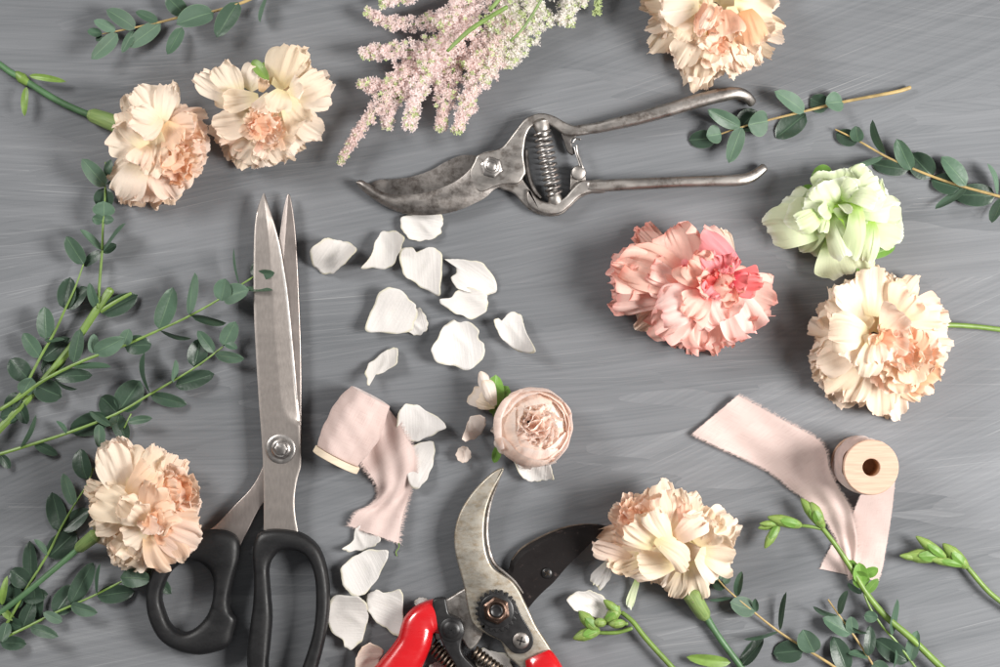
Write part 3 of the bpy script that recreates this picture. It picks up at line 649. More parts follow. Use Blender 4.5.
# ---------------------------------------------------------------- ribbon and spools
def ribbon_sheet(mb, L, R, zf, n=90, m=26, seed=0, wob=1.2):
    rng = random.Random(seed)
    L = resample(cr_spline(L, 120), n); R = resample(cr_spline(R, 120), n); G = []; UV = []
    p = rng.uniform(0, 6)
    for i in range(n):
        s = i/(n-1); row = []; uvr = []
        for j in range(m):
            t = j/(m-1); q = L[i]*(1-t)+R[i]*t; z = zf(s, t)+wob*(sin(9*s+5*t+p)+.6*sin(17*s-8*t+p))*.5+wob
            a, b, c_ = K(q[0], q[1], max(z, .4)); row.append((a, b, max(z, .4))); uvr.append((t, s*3))
        G.append(row); UV.append(uvr)
    mb.grid(np.array(G), np.array(UV)); return np.array(G)
def fringe(mb, edge, inner, rng, length=4, dens=3.0):
    P = np.array(edge); I = np.array(inner); d = np.r_[0, np.cumsum(np.linalg.norm(np.diff(P, axis=0), axis=1))]
    n = int(d[-1]*dens)
    for k in range(n):
        t = rng.uniform(0, d[-1]); i = min(np.searchsorted(d, t), len(P)-1); i = max(i, 1); f = (t-d[i-1])/(d[i]-d[i-1]+1e-9)
        p = P[i-1]*(1-f)+P[i]*f; o = p-(I[i-1]*(1-f)+I[i]*f); o /= np.linalg.norm(o)+1e-9; T = P[i]-P[i-1]; T /= np.linalg.norm(T)+1e-9
        l = length*rng.uniform(.2, 1)**1.8; w = .12; q1 = p-o*.6; dirv = o+T*rng.uniform(-.6, .6); dirv[2] += rng.uniform(-.1, .3)
        q2 = p+dirv*l*.5+T*rng.uniform(-.4, .4); q3 = p+dirv*l+T*rng.uniform(-1, 1)
        q = [q1-T*w, q1+T*w, q2-T*w, q2+T*w, q3]
        for a in q: a[2] = max(a[2], .3)
        mb.add(q, [(0, 1, 3, 2), (2, 3, 4)], [(0, 0)]*5)
def spools():
    rng = random.Random(5)
    # lying spool
    r = thing('ribbon_spool', 354, 425, 'wooden spool of dusty pink frayed ribbon lying on its side, tail hanging down', 'ribbon spool', 'spools of dusty pink ribbon')
    A = np.array(K(338, 456.5, 25)); B = np.array(K(371.5, 392.5, 25)); D = (B-A)/np.linalg.norm(B-A); L = np.linalg.norm(B-A)
    s1 = np.cross(D, (0, 0, 1.)); s2 = np.cross(s1, D)
    def lathe(prof, n=56, wob=None, close=True):
        G = []
        for a_, rr in prof:
            G.append([A+D*a_+(s1*cos(2*pi*k/n)+s2*sin(2*pi*k/n))*(rr+(wob(a_, 2*pi*k/n) if wob else 0)) for k in range(n)])
        mb = MB(); UV = [[(i/len(prof), k/n*3) for k in range(n)] for i in range(len(prof))]
        for row in G:
            for p in row: p[2] = max(p[2], .3)
        mb.grid(np.array(G), np.array(UV), closeu=True)
        return mb
    mb = lathe([(-7,4),(-7,23.6),(-6.4,24.6),(-.6,24.6),(0,24),(.1,12),(L-4,12),(L-4,4)])
    mb.build('spool_core', M['woodpale'], r)
    wb = lambda a_, th: .5*sin(a_*.16+th*1)+.35*sin(a_*.35+th*5)+1.3*sin(th*2+a_*.05)+.5*sin(th*7)
    pr = [(.3, 13), (.6, 21.5)]
    for k in range(31):
        q = k/30; a_ = 1+q*(L-4.5); pr.append((a_, 20.8+5.2*sin(pi*min(1, q*.92+.05))**.8))
    pr += [(L-3, 19), (L-3.2, 10), (L-3.4, 1)]
    mb = lathe(pr, wob=wb); mb.build('wound_ribbon', M['ribbon'], r, sharp=80)
    mb = MB()
    G = ribbon_sheet(mb, [(365,444),(361,458),(366,468),(373,478),(378.5,491.7),(372,504),(357,513),(349.5,526)], [(388,408),(397,420),(405.5,435.6),(413.8,452),(415.4,472),(409,495),(402,518),(398,543)],
                     lambda s, t: 2+8*sin(pi*s*1.5)**2*(.35+.65*t)+1.2*sin(14*t+9*s)+.8*sin(23*s+3*t), seed=3, wob=1.8)
    tl = mb.build('ribbon_tail', M['ribbon'], r, sharp=180, recalc=False)
    mb = MB(); fringe(mb, G[8:, 0], G[8:, 3], rng, 6, 6); fringe(mb, G[8:, -1], G[8:, -4], rng, 6, 6); fringe(mb, G[-1], G[-4], rng, 2.5, 2); mb.build('frayed_threads', M['ribbon'], tl, recalc=False)
    mb = MB(); sweep(mb, [(398,541,3),(399,547,2),(396,552,1.5),(397,556,1)], .5, .5, n=6); mb.build('loose_thread', M['stem'], tl)
    # standing spool
    r = thing('ribbon_spool', 857, 462, 'upright wooden spool with bored top disc and long dusty pink ribbon across the board', 'ribbon spool', 'spools of dusty pink ribbon')
    x0, y0 = 857.6, 462.5
    mb = MB()
    n = 64; G = []
    for rr, z in [(4,.3),(26.5,.3),(27,.9),(27,5.2),(26.4,6),(14,6.1),(14,68),(26,68.2),(26.7,69),(26.7,74.2),(25.8,75),(9,75),(8.4,74.4),(8.4,40)]:
        G.append([(x0+rr*cos(2*pi*k/n), y0+rr*sin(2*pi*k/n), z) for k in range(n)])
    mb.grid(np.array(G), closeu=True); mb.build('spool_core', M['wood'], r)
    mb = MB(); G = []
    for rr, z in [(8.2,44),(8.3,73.2),(8.3,73.3)]: G.append([(x0+rr*cos(2*pi*k/n), y0+rr*sin(2*pi*k/n), z) for k in range(n)])
    mb.grid(np.array(G), closeu=True); mb.add([(x0+8.2*cos(2*pi*k/n), y0+8.2*sin(2*pi*k/n), 44) for k in range(n)], [tuple(range(n))]); mb.build('bore', M['woodin'], r)
    mb = MB(); G = []; UV = []
    for i in range(34):
        q = i/33; z = 6.3+q*60.5
        G.append([(x0+(26.3+.9*sin(3*a+q*4)+.5*sin(9*a+q*13)+1.2*sin(pi*q))*cos(a), y0+(26.3+.9*sin(3*a+q*4)+.5*sin(9*a+q*13)+1.2*sin(pi*q))*sin(a), z) for a in [2*pi*k/n for k in range(n)]]); UV.append([(q, k/n*3) for k in range(n)])
    mb.grid(np.array(G), np.array(UV), closeu=True); mb.build('wound_ribbon', M['ribbon'], r)
    c = (680, 380, 3.178)
    mb = MB()
    G2 = ribbon_sheet(mb, tr([(575,365),(560,400),(545,440),(520,480),(480,530),(445,600)], *c), tr([(683,325),(675,400),(665,470),(655,530),(645,590),(630,640)], *c), lambda s, t: 24*max(0, 1-s*1.6)**1.5+2.2*t*sin(pi*s)+.6+3*(1-s)*t, seed=9, wob=.9)
    t2 = mb.build('ribbon_tail', M['ribbon'], r, sharp=180, recalc=False)
    mb = MB(); fringe(mb, G2[:, 0], G2[:, 3], rng, 2.5, 2.5); fringe(mb, G2[:, -1], G2[:, -4], rng, 1.6, 2.0); mb.build('frayed_threads', M['ribbon'], t2, recalc=False)
    mb = MB()
    Lr = [(40,170),(130,215),(220,255),(300,300),(360,350),(410,385),(450,425),(480,470),(505,520),(520,570),(540,635)]
    Rr = [(183,50),(260,90),(340,135),(430,185),(462,225),(472,280),(500,340),(540,405),(560,480),(565,560),(562,630)]
    G1 = ribbon_sheet(mb, tr(Lr, *c), tr(Rr, *c), lambda s, t: 3.5+.9*sin(11*t+13*s)+.7*sin(31*s-5*t)+7*sin(pi*min(1, s*1.2))*(.3+.7*t)+(12*t*max(0, sin(pi*(s-.35)/.6)) if .35 < s < .95 else 0)+4*t*(1-s), seed=4, wob=1.5)
    t1 = mb.build('ribbon_tail', M['ribbon'], r, sharp=180, recalc=False)
    mb = MB(); fringe(mb, G1[:, 0], G1[:, 3], rng, 4.2, 6); fringe(mb, G1[:, -1], G1[:, -4], rng, 4.8, 6); fringe(mb, G1[0], G1[3], rng, 1.5, 2); mb.build('frayed_threads', M['ribbon'], t1, recalc=False)
spools()
# ---------------------------------------------------------------- eucalyptus
Q1 = (0, 0, 2.938); Q3 = (660, 0, 2.938); Q4 = (0, 220, 2.938); Q7 = (0, 420, 2.7); QB = (630, 420, 2.7)
sprig('eucalyptus_sprig', 'dark leaved eucalyptus sprig along the top edge above the peach carnations', 'eucalyptus',
 [([(300,100),(340,92),(400,80),(470,65),(540,48),(620,35),(690,15),(730,0),(790,-30)], [.6,1,1.3,1.5,1.6], 9, 'stembr')],
 [(300,97,256,92,28),(340,92,275,60,30),(345,98,268,174,42),(398,85,312,28,46),(392,90,358,155,24),(464,62,398,34,30),(472,68,376,138,46),(545,42,488,-12,48),(628,36,518,72,66),(535,80,492,160,36),(700,6,636,110,56),(784,-10,764,66,20),(300,104,284,122,20),(760,-15,820,-60,50)], *Q1, seed=2)
sprig('eucalyptus_sprig', 'eucalyptus sprig pointing left between the ends of the metal secateurs handles', 'eucalyptus',
 [([(160,400),(235,375),(310,355),(420,328),(500,308),(560,295),(640,280),(700,268),(735,257)], [.7,1.1,1.4,1.7,2.0], 7, 'stembr')],
 [(165,405,84,412,50,'d'),(180,393,136,400,52,'p'),(236,372,140,322,42),(240,372,202,479,44),(232,380,285,325,60,'d'),(318,355,258,368,74,'p'),(424,330,336,268,46,'p'),(428,334,340,405,62,'d'),(495,315,440,290,52,'d'),(538,300,486,304,58,'p')], *Q3, seed=3)
sprig('eucalyptus_sprig', 'eucalyptus sprig running off the right edge above the green-white bloom', 'eucalyptus',
 [([(515,380),(580,412),(660,458),(730,490),(810,522),(890,548),(990,575),(1100,605)], [.8,1.2,1.4,1.6], 7, 'stembr')],
 [(582,415,516,392,46,'d'),(584,418,574,370,38),(660,452,624,352,18),(655,462,560,490,22,'p'),(730,500,622,482,42,'d'),(738,500,695,408,46),(800,520,736,452,66,'d'),(900,546,826,460,54),(880,553,796,530,60,'d'),(900,552,808,614,20,'p'),(986,575,862,572,62,'d'),(992,572,962,480,20,'p'),(1010,580,975,655,24,'p'),(1060,595,1030,520,40)], *Q3, seed=4)
sprig('eucalyptus_branch', 'largest eucalyptus branch at left, thick cut stem and several leafy shoots', 'eucalyptus',
 [([(325,205),(285,262),(240,330),(190,398),(100,505),(0,612),(-60,670)], [4.2,3.9,3.8,3.8,4], 9, 'stem'),
  ([(385,215),(340,240),(295,268)], [1.6,2,2.4], 9, 'stem'),
  ([(310,-170),(308,-60),(303,5),(300,90),(292,190),(287,258)], [.6,1,1.2,1.4,1.6], 14, 'stem'),
  ([(245,130),(220,200),(190,265),(160,330),(120,400),(60,510),(0,558)], [.8,1.2,1.4,1.6], 12, 'stem'),
  ([(748,165),(700,195),(640,235),(550,285),(470,322),(360,370),(240,415),(130,470),(60,520),(0,557)], [.8,1,1.2,1.5,1.8,2], 14, 'stem')],
 [(310,-98,240,-180,45),(308,-95,308,-30,56,'d'),(305,-10,305,-55,60,'p'),(313,-130,326,-178,24),(312,-105,385,-150,8),(303,2,270,-5,30),(304,4,335,-2,26),
  (300,88,235,28,22),(303,90,368,10,30),(300,92,246,136,30,'d'),(300,94,342,72,30,'d'),(246,130,194,48,44),(192,262,206,168,54,'d'),(196,262,256,196,48,'d'),(285,262,262,184,26),(300,275,405,220,52,'d'),
  (135,350,130,254,48),(118,405,68,332,42),(122,410,205,346,50,'d'),(130,352,190,350,12),(85,468,28,410,58,'d'),(65,512,95,464,50,'p'),(100,485,182,520,64,'d'),(130,460,190,386,64,'d'),(216,420,236,320,38),(45,525,80,600,38,'d'),(60,512,14,560,44,'d'),(0,580,64,562,40,'d'),(60,520,30,600,40,'d'),
  (272,392,276,334,30),(275,390,366,346,50),(215,430,326,432,22),(155,465,226,497,16),(160,462,272,456,40,'d'),(362,368,380,320,36,'p'),(365,370,446,366,54,'d'),
  (466,320,508,197,54),(470,325,562,348,14),(556,280,573,154,24),(562,282,665,303,22),(650,238,662,172,54),(655,232,732,205,56,'p'),(704,190,687,84,12),(712,200,802,206,14),(748,165,750,124,26,'d'),(754,162,807,155,28)], *Q4, seed=5)
sprig('eucalyptus_sprig', 'eucalyptus sprig crossing just above the bottom left peach carnation', 'eucalyptus',
 [([(655,372),(570,435),(440,512),(340,570),(200,625),(90,660),(-10,690),(-60,700)], [.8,1.1,1.4,1.7,1.8], 9, 'stem'), ([(385,570),(375,590),(365,610)], .8, 9, 'stem')],
 [(656,370,692,298,46,'p'),(660,362,698,378,22),(628,390,580,325,32),(632,396,718,408,34),(570,432,590,348,54,'d'),(510,478,516,410,18),(515,488,630,452,50,'d'),(440,508,424,390,30),(442,515,550,542,36,'d'),(350,560,412,472,74,'d'),(345,568,296,520,62,'d'),(320,580,204,620,62,'d'),(325,605,262,562,24),(290,600,292,670,32),(198,628,165,590,10),(375,592,448,582,24),(350,570,340,618,44,'d'),(100,655,170,690,28,'d'),(60,672,106,572,12),(340,575,372,650,44,'d'),(0,690,30,730,26,'d')], *Q4, seed=6)
sprig('eucalyptus_sprig', 'short dark eucalyptus sprig left of the bottom left peach carnation', 'eucalyptus',
 [([(252,130),(235,175),(200,230),(160,300),(130,360),(75,450),(30,530),(0,575)], [.7,1,1.3,1.6], 8, 'stem')],
 [(164,300,140,195,52,'d'),(168,300,240,240,46,'d'),(200,232,170,144,32),(235,160,216,78,50,'d'),(132,370,206,302,60,'d'),(130,365,92,322,12),(86,440,80,326,40,'d'),(80,445,28,405,50,'d'),(90,440,100,540,44,'d'),(40,515,30,440,60,'d'),(45,510,-10,500,50,'d'),(60,480,130,470,40,'d'),(20,545,5,600,30)], *Q7, seed=7)
sprig('eucalyptus_sprig', 'eucalyptus sprig in the bottom left corner, tip touching the scissor handle', 'eucalyptus',
 [([(402,400),(370,415),(320,440),(240,480),(150,520),(70,560),(0,592),(-50,610)], [.7,1,1.3,1.6], 10, 'stem')],
 [(325,425,408,430,48),(395,405,463,470,34,'d'),(262,476,364,462,46,'d'),(262,472,271,388,15),(190,498,252,384,46,'d'),(148,525,204,444,58,'d'),(190,500,264,520,34),(168,545,116,520,26),(82,560,158,585,30),(0,600,72,605,36,'d'),(60,560,20,540,40,'d'),(60,565,90,490,40,'d')], *Q7, seed=8)
sprig('eucalyptus_sprig', 'eucalyptus sprig starting under the cream carnation at the bottom right', 'eucalyptus',
 [([(222,410),(260,455),(330,515),(400,570),(470,615),(550,665),(600,700)], [.7,1,1.3,1.6], 8, 'stembr')],
 [(258,450,220,442,26,'d'),(252,440,270,424,18),(240,430,212,416,14),(245,430,250,404,14),(288,476,302,408,22),(275,482,214,486,16),(340,515,270,492,50,'p'),(405,568,422,464,14),(400,572,308,592,14),(468,622,386,630,56,'d'),(498,628,466,566,56,'p'),(300,664,360,588,28,'d'),(340,518,338,482,16)], *QB, seed=9)
sprig('eucalyptus_sprig', 'small eucalyptus sprig with reddish tip at the bottom edge', 'eucalyptus',
 [([(535,485),(570,535),(610,590),(660,667),(680,700)], [.8,1.1,1.3], 8, 'stembr')],
 [(565,525,588,460,15),(560,530,494,503,12),(596,578,520,534,46),(602,578,596,530,32,'p'),(585,680,548,584,50,'d'),(645,640,588,630,14),(655,655,700,690,40)], *QB, seed=10)
sprig('eucalyptus_sprig', 'bright-topped eucalyptus sprig lying over the foot of the upright spool ribbon', 'eucalyptus',
 [([(612,395),(640,490),(680,555),(720,600),(770,667),(790,700)], [1,1.2,1.4], 14, 'stem')],
 [(625,440,618,385,38,'f'),(600,425,648,432,46,'f'),(592,378,618,420,24,'f'),(632,420,670,400,28,'f'),(636,468,670,428,24,'f'),(625,470,588,440,14),(632,528,670,534,30),(642,638,648,554,30,'d'),(708,582,722,483,24),(752,652,662,592,52,'d'),(755,652,776,568,34,'p'),(712,670,718,620,10),(640,576,600,560,10)], *QB, seed=11)
# ---------------------------------------------------------------- bud stems
def bud_mesh(mb, B, T, w):
    B = np.array(K(*B)); T = np.array(K(*T)); q = lambda f: tuple(B+(T-B)*f)
    sweep(mb, [q(0), q(.15), q(.4), q(.65), q(.88), q(1)], [.25*w, .42*w, .5*w, .48*w, .26*w, .06*w], [.22*w, .40*w, .46*w, .42*w, .22*w, .05*w], n=14, kk=False, caps=True)
def bud_stem(label, stems, buds, ox, oy, s, z=7, seed=1):
    p = tr(stems[0][0], ox, oy, s); r = thing('bud_stem', *p[len(p)//2][:2], label, 'flower buds', 'green stems of closed buds')
    for pts, rad in stems:
        mb = MB(); sweep(mb, [(x, y, z+1.5*sin(i)) for i, (x, y) in enumerate(tr(pts, ox, oy, s))], rad, rad, n=10); mb.build('stem', M['stem'], r)
    for i, (x0, y0, x1, y1, w) in enumerate(buds):
        (a, b), (c, d) = tr([(x0, y0), (x1, y1)], ox, oy, s); mb = MB(); zz = z+2+(i % 3)*2; bud_mesh(mb, (a, b, zz), (c, d, zz+3), w/s); o = mb.build('bud', M['bud'], r)
        mb = MB(); L = math.hypot(c-a, d-b); leaf_mesh(mb, (a, b, zz+w/s*.3), (a+(c-a)*.62, b+(d-b)*.62, zz+w/s*.62), w/s*.7, fold=-.35, bend=.08); mb.build('sepal', M['fresh'], o, sharp=180, recalc=False)
bud_stem('long green bud stem lying across the foot of the pink ribbon', [([(508,278),(530,305),(560,345),(600,405),(640,470),(690,530),(760,590),(845,672),(880,700)], [2.2,2.4,2.8,3.2,3.4,3.6]), ([(520,295),(490,288),(450,284)], [1.6,1.8,1.6]), ([(410,280),(400,290)], 1.2)],
 [(522,288,462,212,32),(516,282,488,222,34),(460,284,372,262,32),(405,278,346,292,22),(400,284,364,346,26),(400,280,350,280,18)], *QB, z=16)
bud_stem('green bud stem entering from the right edge, nearest the upright spool', [([(1040,520),(1000,490),(960,455),(905,390)], [2.4,2.6,2.6]), ([(905,392),(860,378),(830,370)], [1.6,1.4])],
 [(908,396,845,334,36),(900,392,800,372,24),(850,370,772,314,28),(838,368,742,366,40),(780,372,728,366,20)], *QB, z=9)
bud_stem('green bud stem in front of the cream carnation, buds to the left', [([(980,700),(950,667),(880,590),(845,545),(815,520)], [2.8,2.8,2.6,2.2]), ([(842,562),(800,574),(745,574)], [2,2,1.8]), ([(830,550),(790,550),(765,548)], 1.8)],
 [(752,568,684,590,34),(745,566,700,516,34),(770,548,738,546,26),(775,548,808,502,34),(810,522,766,486,24),(822,548,780,552,26)], *C8, z=9)
# ---------------------------------------------------------------- blooms
def bloom(name, label, cat, c, crop, petals, fills, group=None, floor_z=1.0, seed=0, defm='cream', wavy=5.0, defruf=.115, ser=.024, wk=1.36, rfac=1.5, af=(-1.1, -.6, .1, .7)):
    """petals: (bx,by,bz, tx,ty,tz, width, material, arch, cup, roll)"""
    rng = random.Random(seed); ox, oy, s = crop
    r = thing(name, *tr([c], ox, oy, s)[0][:2], label, cat, group)
    for p in petals:
        bx, by, bz, tx, ty, tz, w = p[:7]; m = p[7] if len(p) > 7 and p[7] else defm
        arch = p[8] if len(p) > 8 and p[8] is not None else .12; cup = p[9] if len(p) > 9 and p[9] is not None else rng.uniform(-.12, .12); roll = p[10] if len(p) > 10 else rng.uniform(-.15, .15)
        ruf = p[11] if len(p) > 11 else defruf
        arch *= rng.choice(af); ruf *= rfac
        (a, b), (c_, d) = tr([(bx, by), (tx, ty)], ox, oy, s)
        add_petal(r, m, (a, b, bz), (c_, d, tz), w/s*wk, arch=arch, cup=cup, ruf=ruf, ser=ser, roll=roll, rng=rng, wavy=wavy, nu=44, nv=16, rp=3.0)
    for f in fills:
        fx, fy, fr, zc, zt, n, w, ms = f[:8]; az0, az1 = f[8] if len(f) > 8 else (0, 2*pi); rmin = f[9] if len(f) > 9 else .12
        (a, b), = tr([(fx, fy)], ox, oy, s); R = fr/s
        n = max(6, int(n*.62))
        for k in range(n):
            q = (k+.5)/n; rad = R*(rmin+(1-rmin)*q**.6); th = az0+(az1-az0)*((k*.618034) % 1)+rng.uniform(-.2, .2)
            hz = zc+(zt-zc)*math.sqrt(max(0, 1-(rad/R*.92)**2))
            tip = (a+rad*cos(th), b+rad*sin(th), hz+rng.uniform(-3, 3)); ll = max(R*.62, 12); pb = (a+(rad-ll)*cos(th+.25), b+(rad-ll)*sin(th+.25)); base = (*pb, max(4, hz-ll*rng.uniform(.45, .9)))
            add_petal(r, rng.choice(ms), base, tip, w/s*rng.uniform(1.05, 1.75), arch=rng.uniform(-.25, .12), cup=rng.uniform(-.22, .22), ruf=rng.uniform(.10, .18), ser=ser*1.2, roll=rng.uniform(-.5, .5), rng=rng, wavy=wavy*.95, nu=30, nv=10, k=.2)
    return r
def ring_petals(cx, cy, tips, bz=18, defz=10):
    out = []
    for t in tips:
        x, y, w = t[:3]; z = t[3] if len(t) > 3 else defz; m = t[4] if len(t) > 4 else None
        f = .30; out.append((cx+(x-cx)*.10, cy+(y-cy)*.10, bz, x, y, z, w, m, .16))
    return out
def flower_stem(r, pts, rad, crop, calyx=None, m='stemblue', z=5, leaves=()):
    mb = MB(); P = tr(pts, *crop); sweep(mb, [(p[0], p[1], p[2] if len(p) > 2 else z) for p in P], rad, rad, n=12); st = mb.build('stem', M[m], r)
    if calyx:
        (a, b), (c, d) = tr([calyx[0][:2], calyx[1][:2]], *crop); w = calyx[2]/crop[2]; mb = MB()
        z0, z1 = calyx[3], calyx[4]
        sweep(mb, [(a, b, z0), (a+(c-a)*.15, b+(d-b)*.15, z0), (a+(c-a)*.5, b+(d-b)*.5, (z0+z1)/2), (c, d, z1)], [w*.3, w*.45, w*.5, w*.55], [w*.3, w*.42, w*.46, w*.5], n=14); mb.build('calyx', M['calyx'], r)
    for (x0, y0, x1, y1, w, bend) in leaves:
        (a, b), (c, d) = tr([(x0, y0), (x1, y1)], *crop); mb = MB(); leaf_mesh(mb, (a, b, z+3), (c, d, z+4), w/crop[2], fold=.4, bend=bend); mb.build('leaf', M['stem'], r, sharp=180, recalc=False)
# A: upper left carnation
cA = (90, 70, 4.446)
tips = [(160,95,110,32),(345,55,90,40),(435,160,90,20,'peach'),(525,215,130,26,'peach'),(535,290,130,18,'peach'),(525,375,150,16,'peach'),(500,450,130,12,'peach'),(430,525,150,10,'peach'),(340,600,150,8,'peach'),(230,612,120,8,'peach'),(150,610,110,8,'peach'),(95,560,120,10,'peach'),(78,480,110,14),(130,350,90,22)]
ptl = ring_petals(290, 350, tips, 20)
ptl += [(330,330,34, 500,240,42,130,'peach'),(330,400,34,505,350,40,120,'peach'),(300,400,34,460,470,38,140,'peach'),(290,400,34,370,575,32,150,'peach'),(260,420,36,235,600,26,110,'peach'),(240,400,40,130,580,26,130),
 (350,250,46, 470,240,58,100,'peach',.2),(320,230,50,190,85,58,120,'cream',.12),(320,240,52,350,60,62,85,'cream',.2),
 (245,345,56, 85,280,62,150,'cream',.22,.1),(240,340,62,150,175,66,120,'cream',.25,-.15),(310,240,64,190,180,78,110,'cream',.22,-.2),(315,215,66,220,290,78,110,'peach',.25,-.2),
 (300,270,64, 265,480,60,100,'cream',.22,-.1),(330,240,58,400,330,66,110,'peach',.2),(260,340,56,215,430,52,90,'peach')]
A = bloom('carnation', 'pale peach carnation on a blue-green stem, leftmost of the upper left pair', 'carnation', (300,350), cA, ptl, [(380,400,120,24,58,22,90,('peach','peach','peachdeep')), (430,290,80,22,56,8,90,('peach',))], 'peach and cream carnations', seed=21, defm='cream')
flower_stem(A, [(-30,172),(0,190,),(30,212),(63,230),(150,285),(215,318),(275,342),(320,355)], [3.0,3.2,3.4,3.4,3.6], Q1, ((262,335),(350,368),48,8,26), leaves=[(85,222,195,240,18,.10),(78,255,72,342,20,.10)], z=7)
mb = MB(); x, y = 65/2.938, 230/2.938; sweep(mb, [(x-6,y-5,7),(x,y,7),(x+6,y+5,7)], [3,5.6,3.4], [3,5.4,3.4], n=12); mb.build('stem_node', M['stem'], A)
# B
cB = (185, 35, 4.761)
tips = [(40,185,100,22),(110,260,110,20),(100,448,110,22),(140,500,130,14,'peach'),(190,590,120,8),(250,632,120,6),(330,625,110,6),(400,628,130,6),(480,605,110,6),(540,580,110,8),(578,545,80,8),(655,492,100,12),(640,420,110,16),(702,290,110,26),(706,212,110,30),(640,165,80,30)]
ptl = ring_petals(370, 380, tips, 22)
ptl += [(440,250,38, 520,48,50,170,'cream',.16,-.05),(430,250,42,585,75,52,120,'cream',.14),(260,290,46, 182,118,56,120,'cream',.18),(300,260,42,350,145,50,110,'cream',.16),(250,310,44,50,185,48,100,'cream',.18),
 (480,300,48, 690,205,50,110,'cream',.15),(500,330,46,695,290,48,110,'cream'),(500,380,44,650,480,36,100),
 (350,300,56, 170,320,60,90,'cream',.2,.2),(400,280,60,330,350,74,70,'cream',.2),(460,260,62,420,370,78,110,'cream',.25),(470,300,60,600,400,66,130,'cream',.3,-.2),(500,260,60,560,230,72,90,'cream'),
 (330,400,52, 120,445,46,120),(340,440,48,170,520,36,120,'peach'),(350,480,44,240,600,26,130),(380,500,42,400,612,24,140),(430,480,44,500,590,28,130),(450,450,44,560,540,32,110),(360,270,56,375,210,70,50,'peach')]
Bf = bloom('carnation', 'cream carnation with peach centre, rightmost of the upper left pair', 'carnation', (370,380), cB, ptl, [(370,430,125,34,74,26,62,('peach','peachdeep','peach')), (420,480,130,26,60,14,80,('cream','peach'))], 'peach and cream carnations', seed=22)
for q in ((320,120,400,215,50,60), (402,235,372,128,48,44), (280,248,400,225,46,48)):
    (a, b), (c, d) = tr([q[:2], q[2:4]], *cB); mb = MB(); leaf_mesh(mb, (a, b, q[5]-14), (c, d, q[5]-8), q[4]/4.761, fold=.25, bend=.1); mb.build('sepal', M['stem'], Bf, sharp=180, recalc=False)
# C
cC = (635, 0, 6.25)
tips = [(10,68,80,26),(50,130,110,24),(45,275,110,16,'cream'),(140,280,130,14),(215,345,150,14),(240,420,120,10),(300,540,150,6),(370,575,150,6),(460,520,150,8),(530,440,130,12),(640,488,140,10),(740,440,150,12),(810,395,130,16),(872,352,110,16),(950,225,130,20),(948,150,120,24),(915,20,150,26),(930,-80,200,26),(700,-180,240,20),(450,-200,240,20),(200,-160,240,20),(60,-30,160,26)]
ptl = ring_petals(490, 40, tips, 22)
ptl += [(430,60,50,140,100,52,210,'cream',.2),(420,40,58,280,250,64,180,'cream',.28,-.15),(400,20,60,160,20,62,190,'cream',.2),(430,150,50,260,400,34,150),(450,200,46,350,540,22,160,'cream'),(470,200,46,460,500,26,140),
 (560,60,60,560,220,72,190,'peachdeep',.2,.25),(600,40,60,620,240,66,120,'cream',.25),(600,60,52,800,300,48,230,'cream',.2,-.15),(620,40,54,890,60,54,190,'cream',.16),(620,200,46,730,420,32,150),(600,240,44,640,470,24,120,'peach'),
 (440,20,70,390,230,80,70,'peachdeep',.1,.2),(500,20,76,440,200,86,80,'peach',.2,-.2),(700,60,60,760,280,62,170,'peachdeep',.2,-.2),(620,-40,60,720,-120,60,200,'cream'),(400,-40,60,300,-150,60,200,'cream')]
Cf = bloom('carnation', 'large peach carnation cut off by the top edge, above the secateurs handle', 'carnation', (490,40), cC, ptl, [(500,260,190,24,62,26,95,('peach','cream','peachdeep')), (480,100,120,40,84,12,70,('peachdeep','peach'))], 'peach and cream carnations', seed=23)
# D
cD = (795, 255, 3.924)
tips = [(120,165,120,20),(185,92,120,24),(325,42,110,26),(400,75,80,18,'cream'),(480,78,110,22),(530,150,110,24),(612,235,100,18,'peach'),(628,335,110,14,'peach'),(610,400,100,12,'peach'),(598,480,110,10,'peach'),(520,570,110,8,'peach'),(450,628,120,6),(370,646,110,6),(310,600,90,8),(240,595,100,8),(155,605,110,6),(90,520,110,10),(58,465,110,12),(55,400,110,14),(65,340,90,16),(48,262,110,18),(85,205,90,20)]
ptl = ring_petals(310, 330, tips, 24)
ptl += [(300,280,50, 128,170,52,120,'cream',.15),(300,240,56,325,48,62,118,'cream',.14,-.05),(290,250,54,190,105,58,120,'cream',.14),(290,310,62,128,300,72,125,'cream',.18,.05),(280,340,48,75,400,40,130,'cream'),(290,360,46,90,500,32,130,'cream'),(300,400,44,160,590,24,130,'cream'),
 (400,240,58,470,150,66,150,'peach',.2),(430,240,56,590,240,54,130,'peach'),(330,400,46,385,635,26,110,'cream'),(420,330,54,610,340,42,140,'peach'),(300,380,50,240,590,30,100,'cream'),
 (300,320,68,215,420,78,80,'cream',.2),(310,330,70,270,480,74,90,'cream',.22),(330,330,72,360,420,84,90,'peach',.2),(350,300,74,430,230,84,130,'peach',.2),(330,300,74,460,330,84,110,'peach',.2)]
Df = bloom('carnation', 'round pale peach carnation below the green-white bloom, stem to the right', 'carnation', (310,330), cD, ptl, [(430,400,165,26,72,34,100,('peach','peach','cream','peachdeep')), (360,350,95,50,86,14,70,('peach','peachdeep'))], 'peach and cream carnations', seed=24)
flower_stem(Df, [(590,275,18),(640,276,14),(720,282,10),(805,292,8),(900,300,8)], [2.6,2.6,2.6], cD, m='stem')
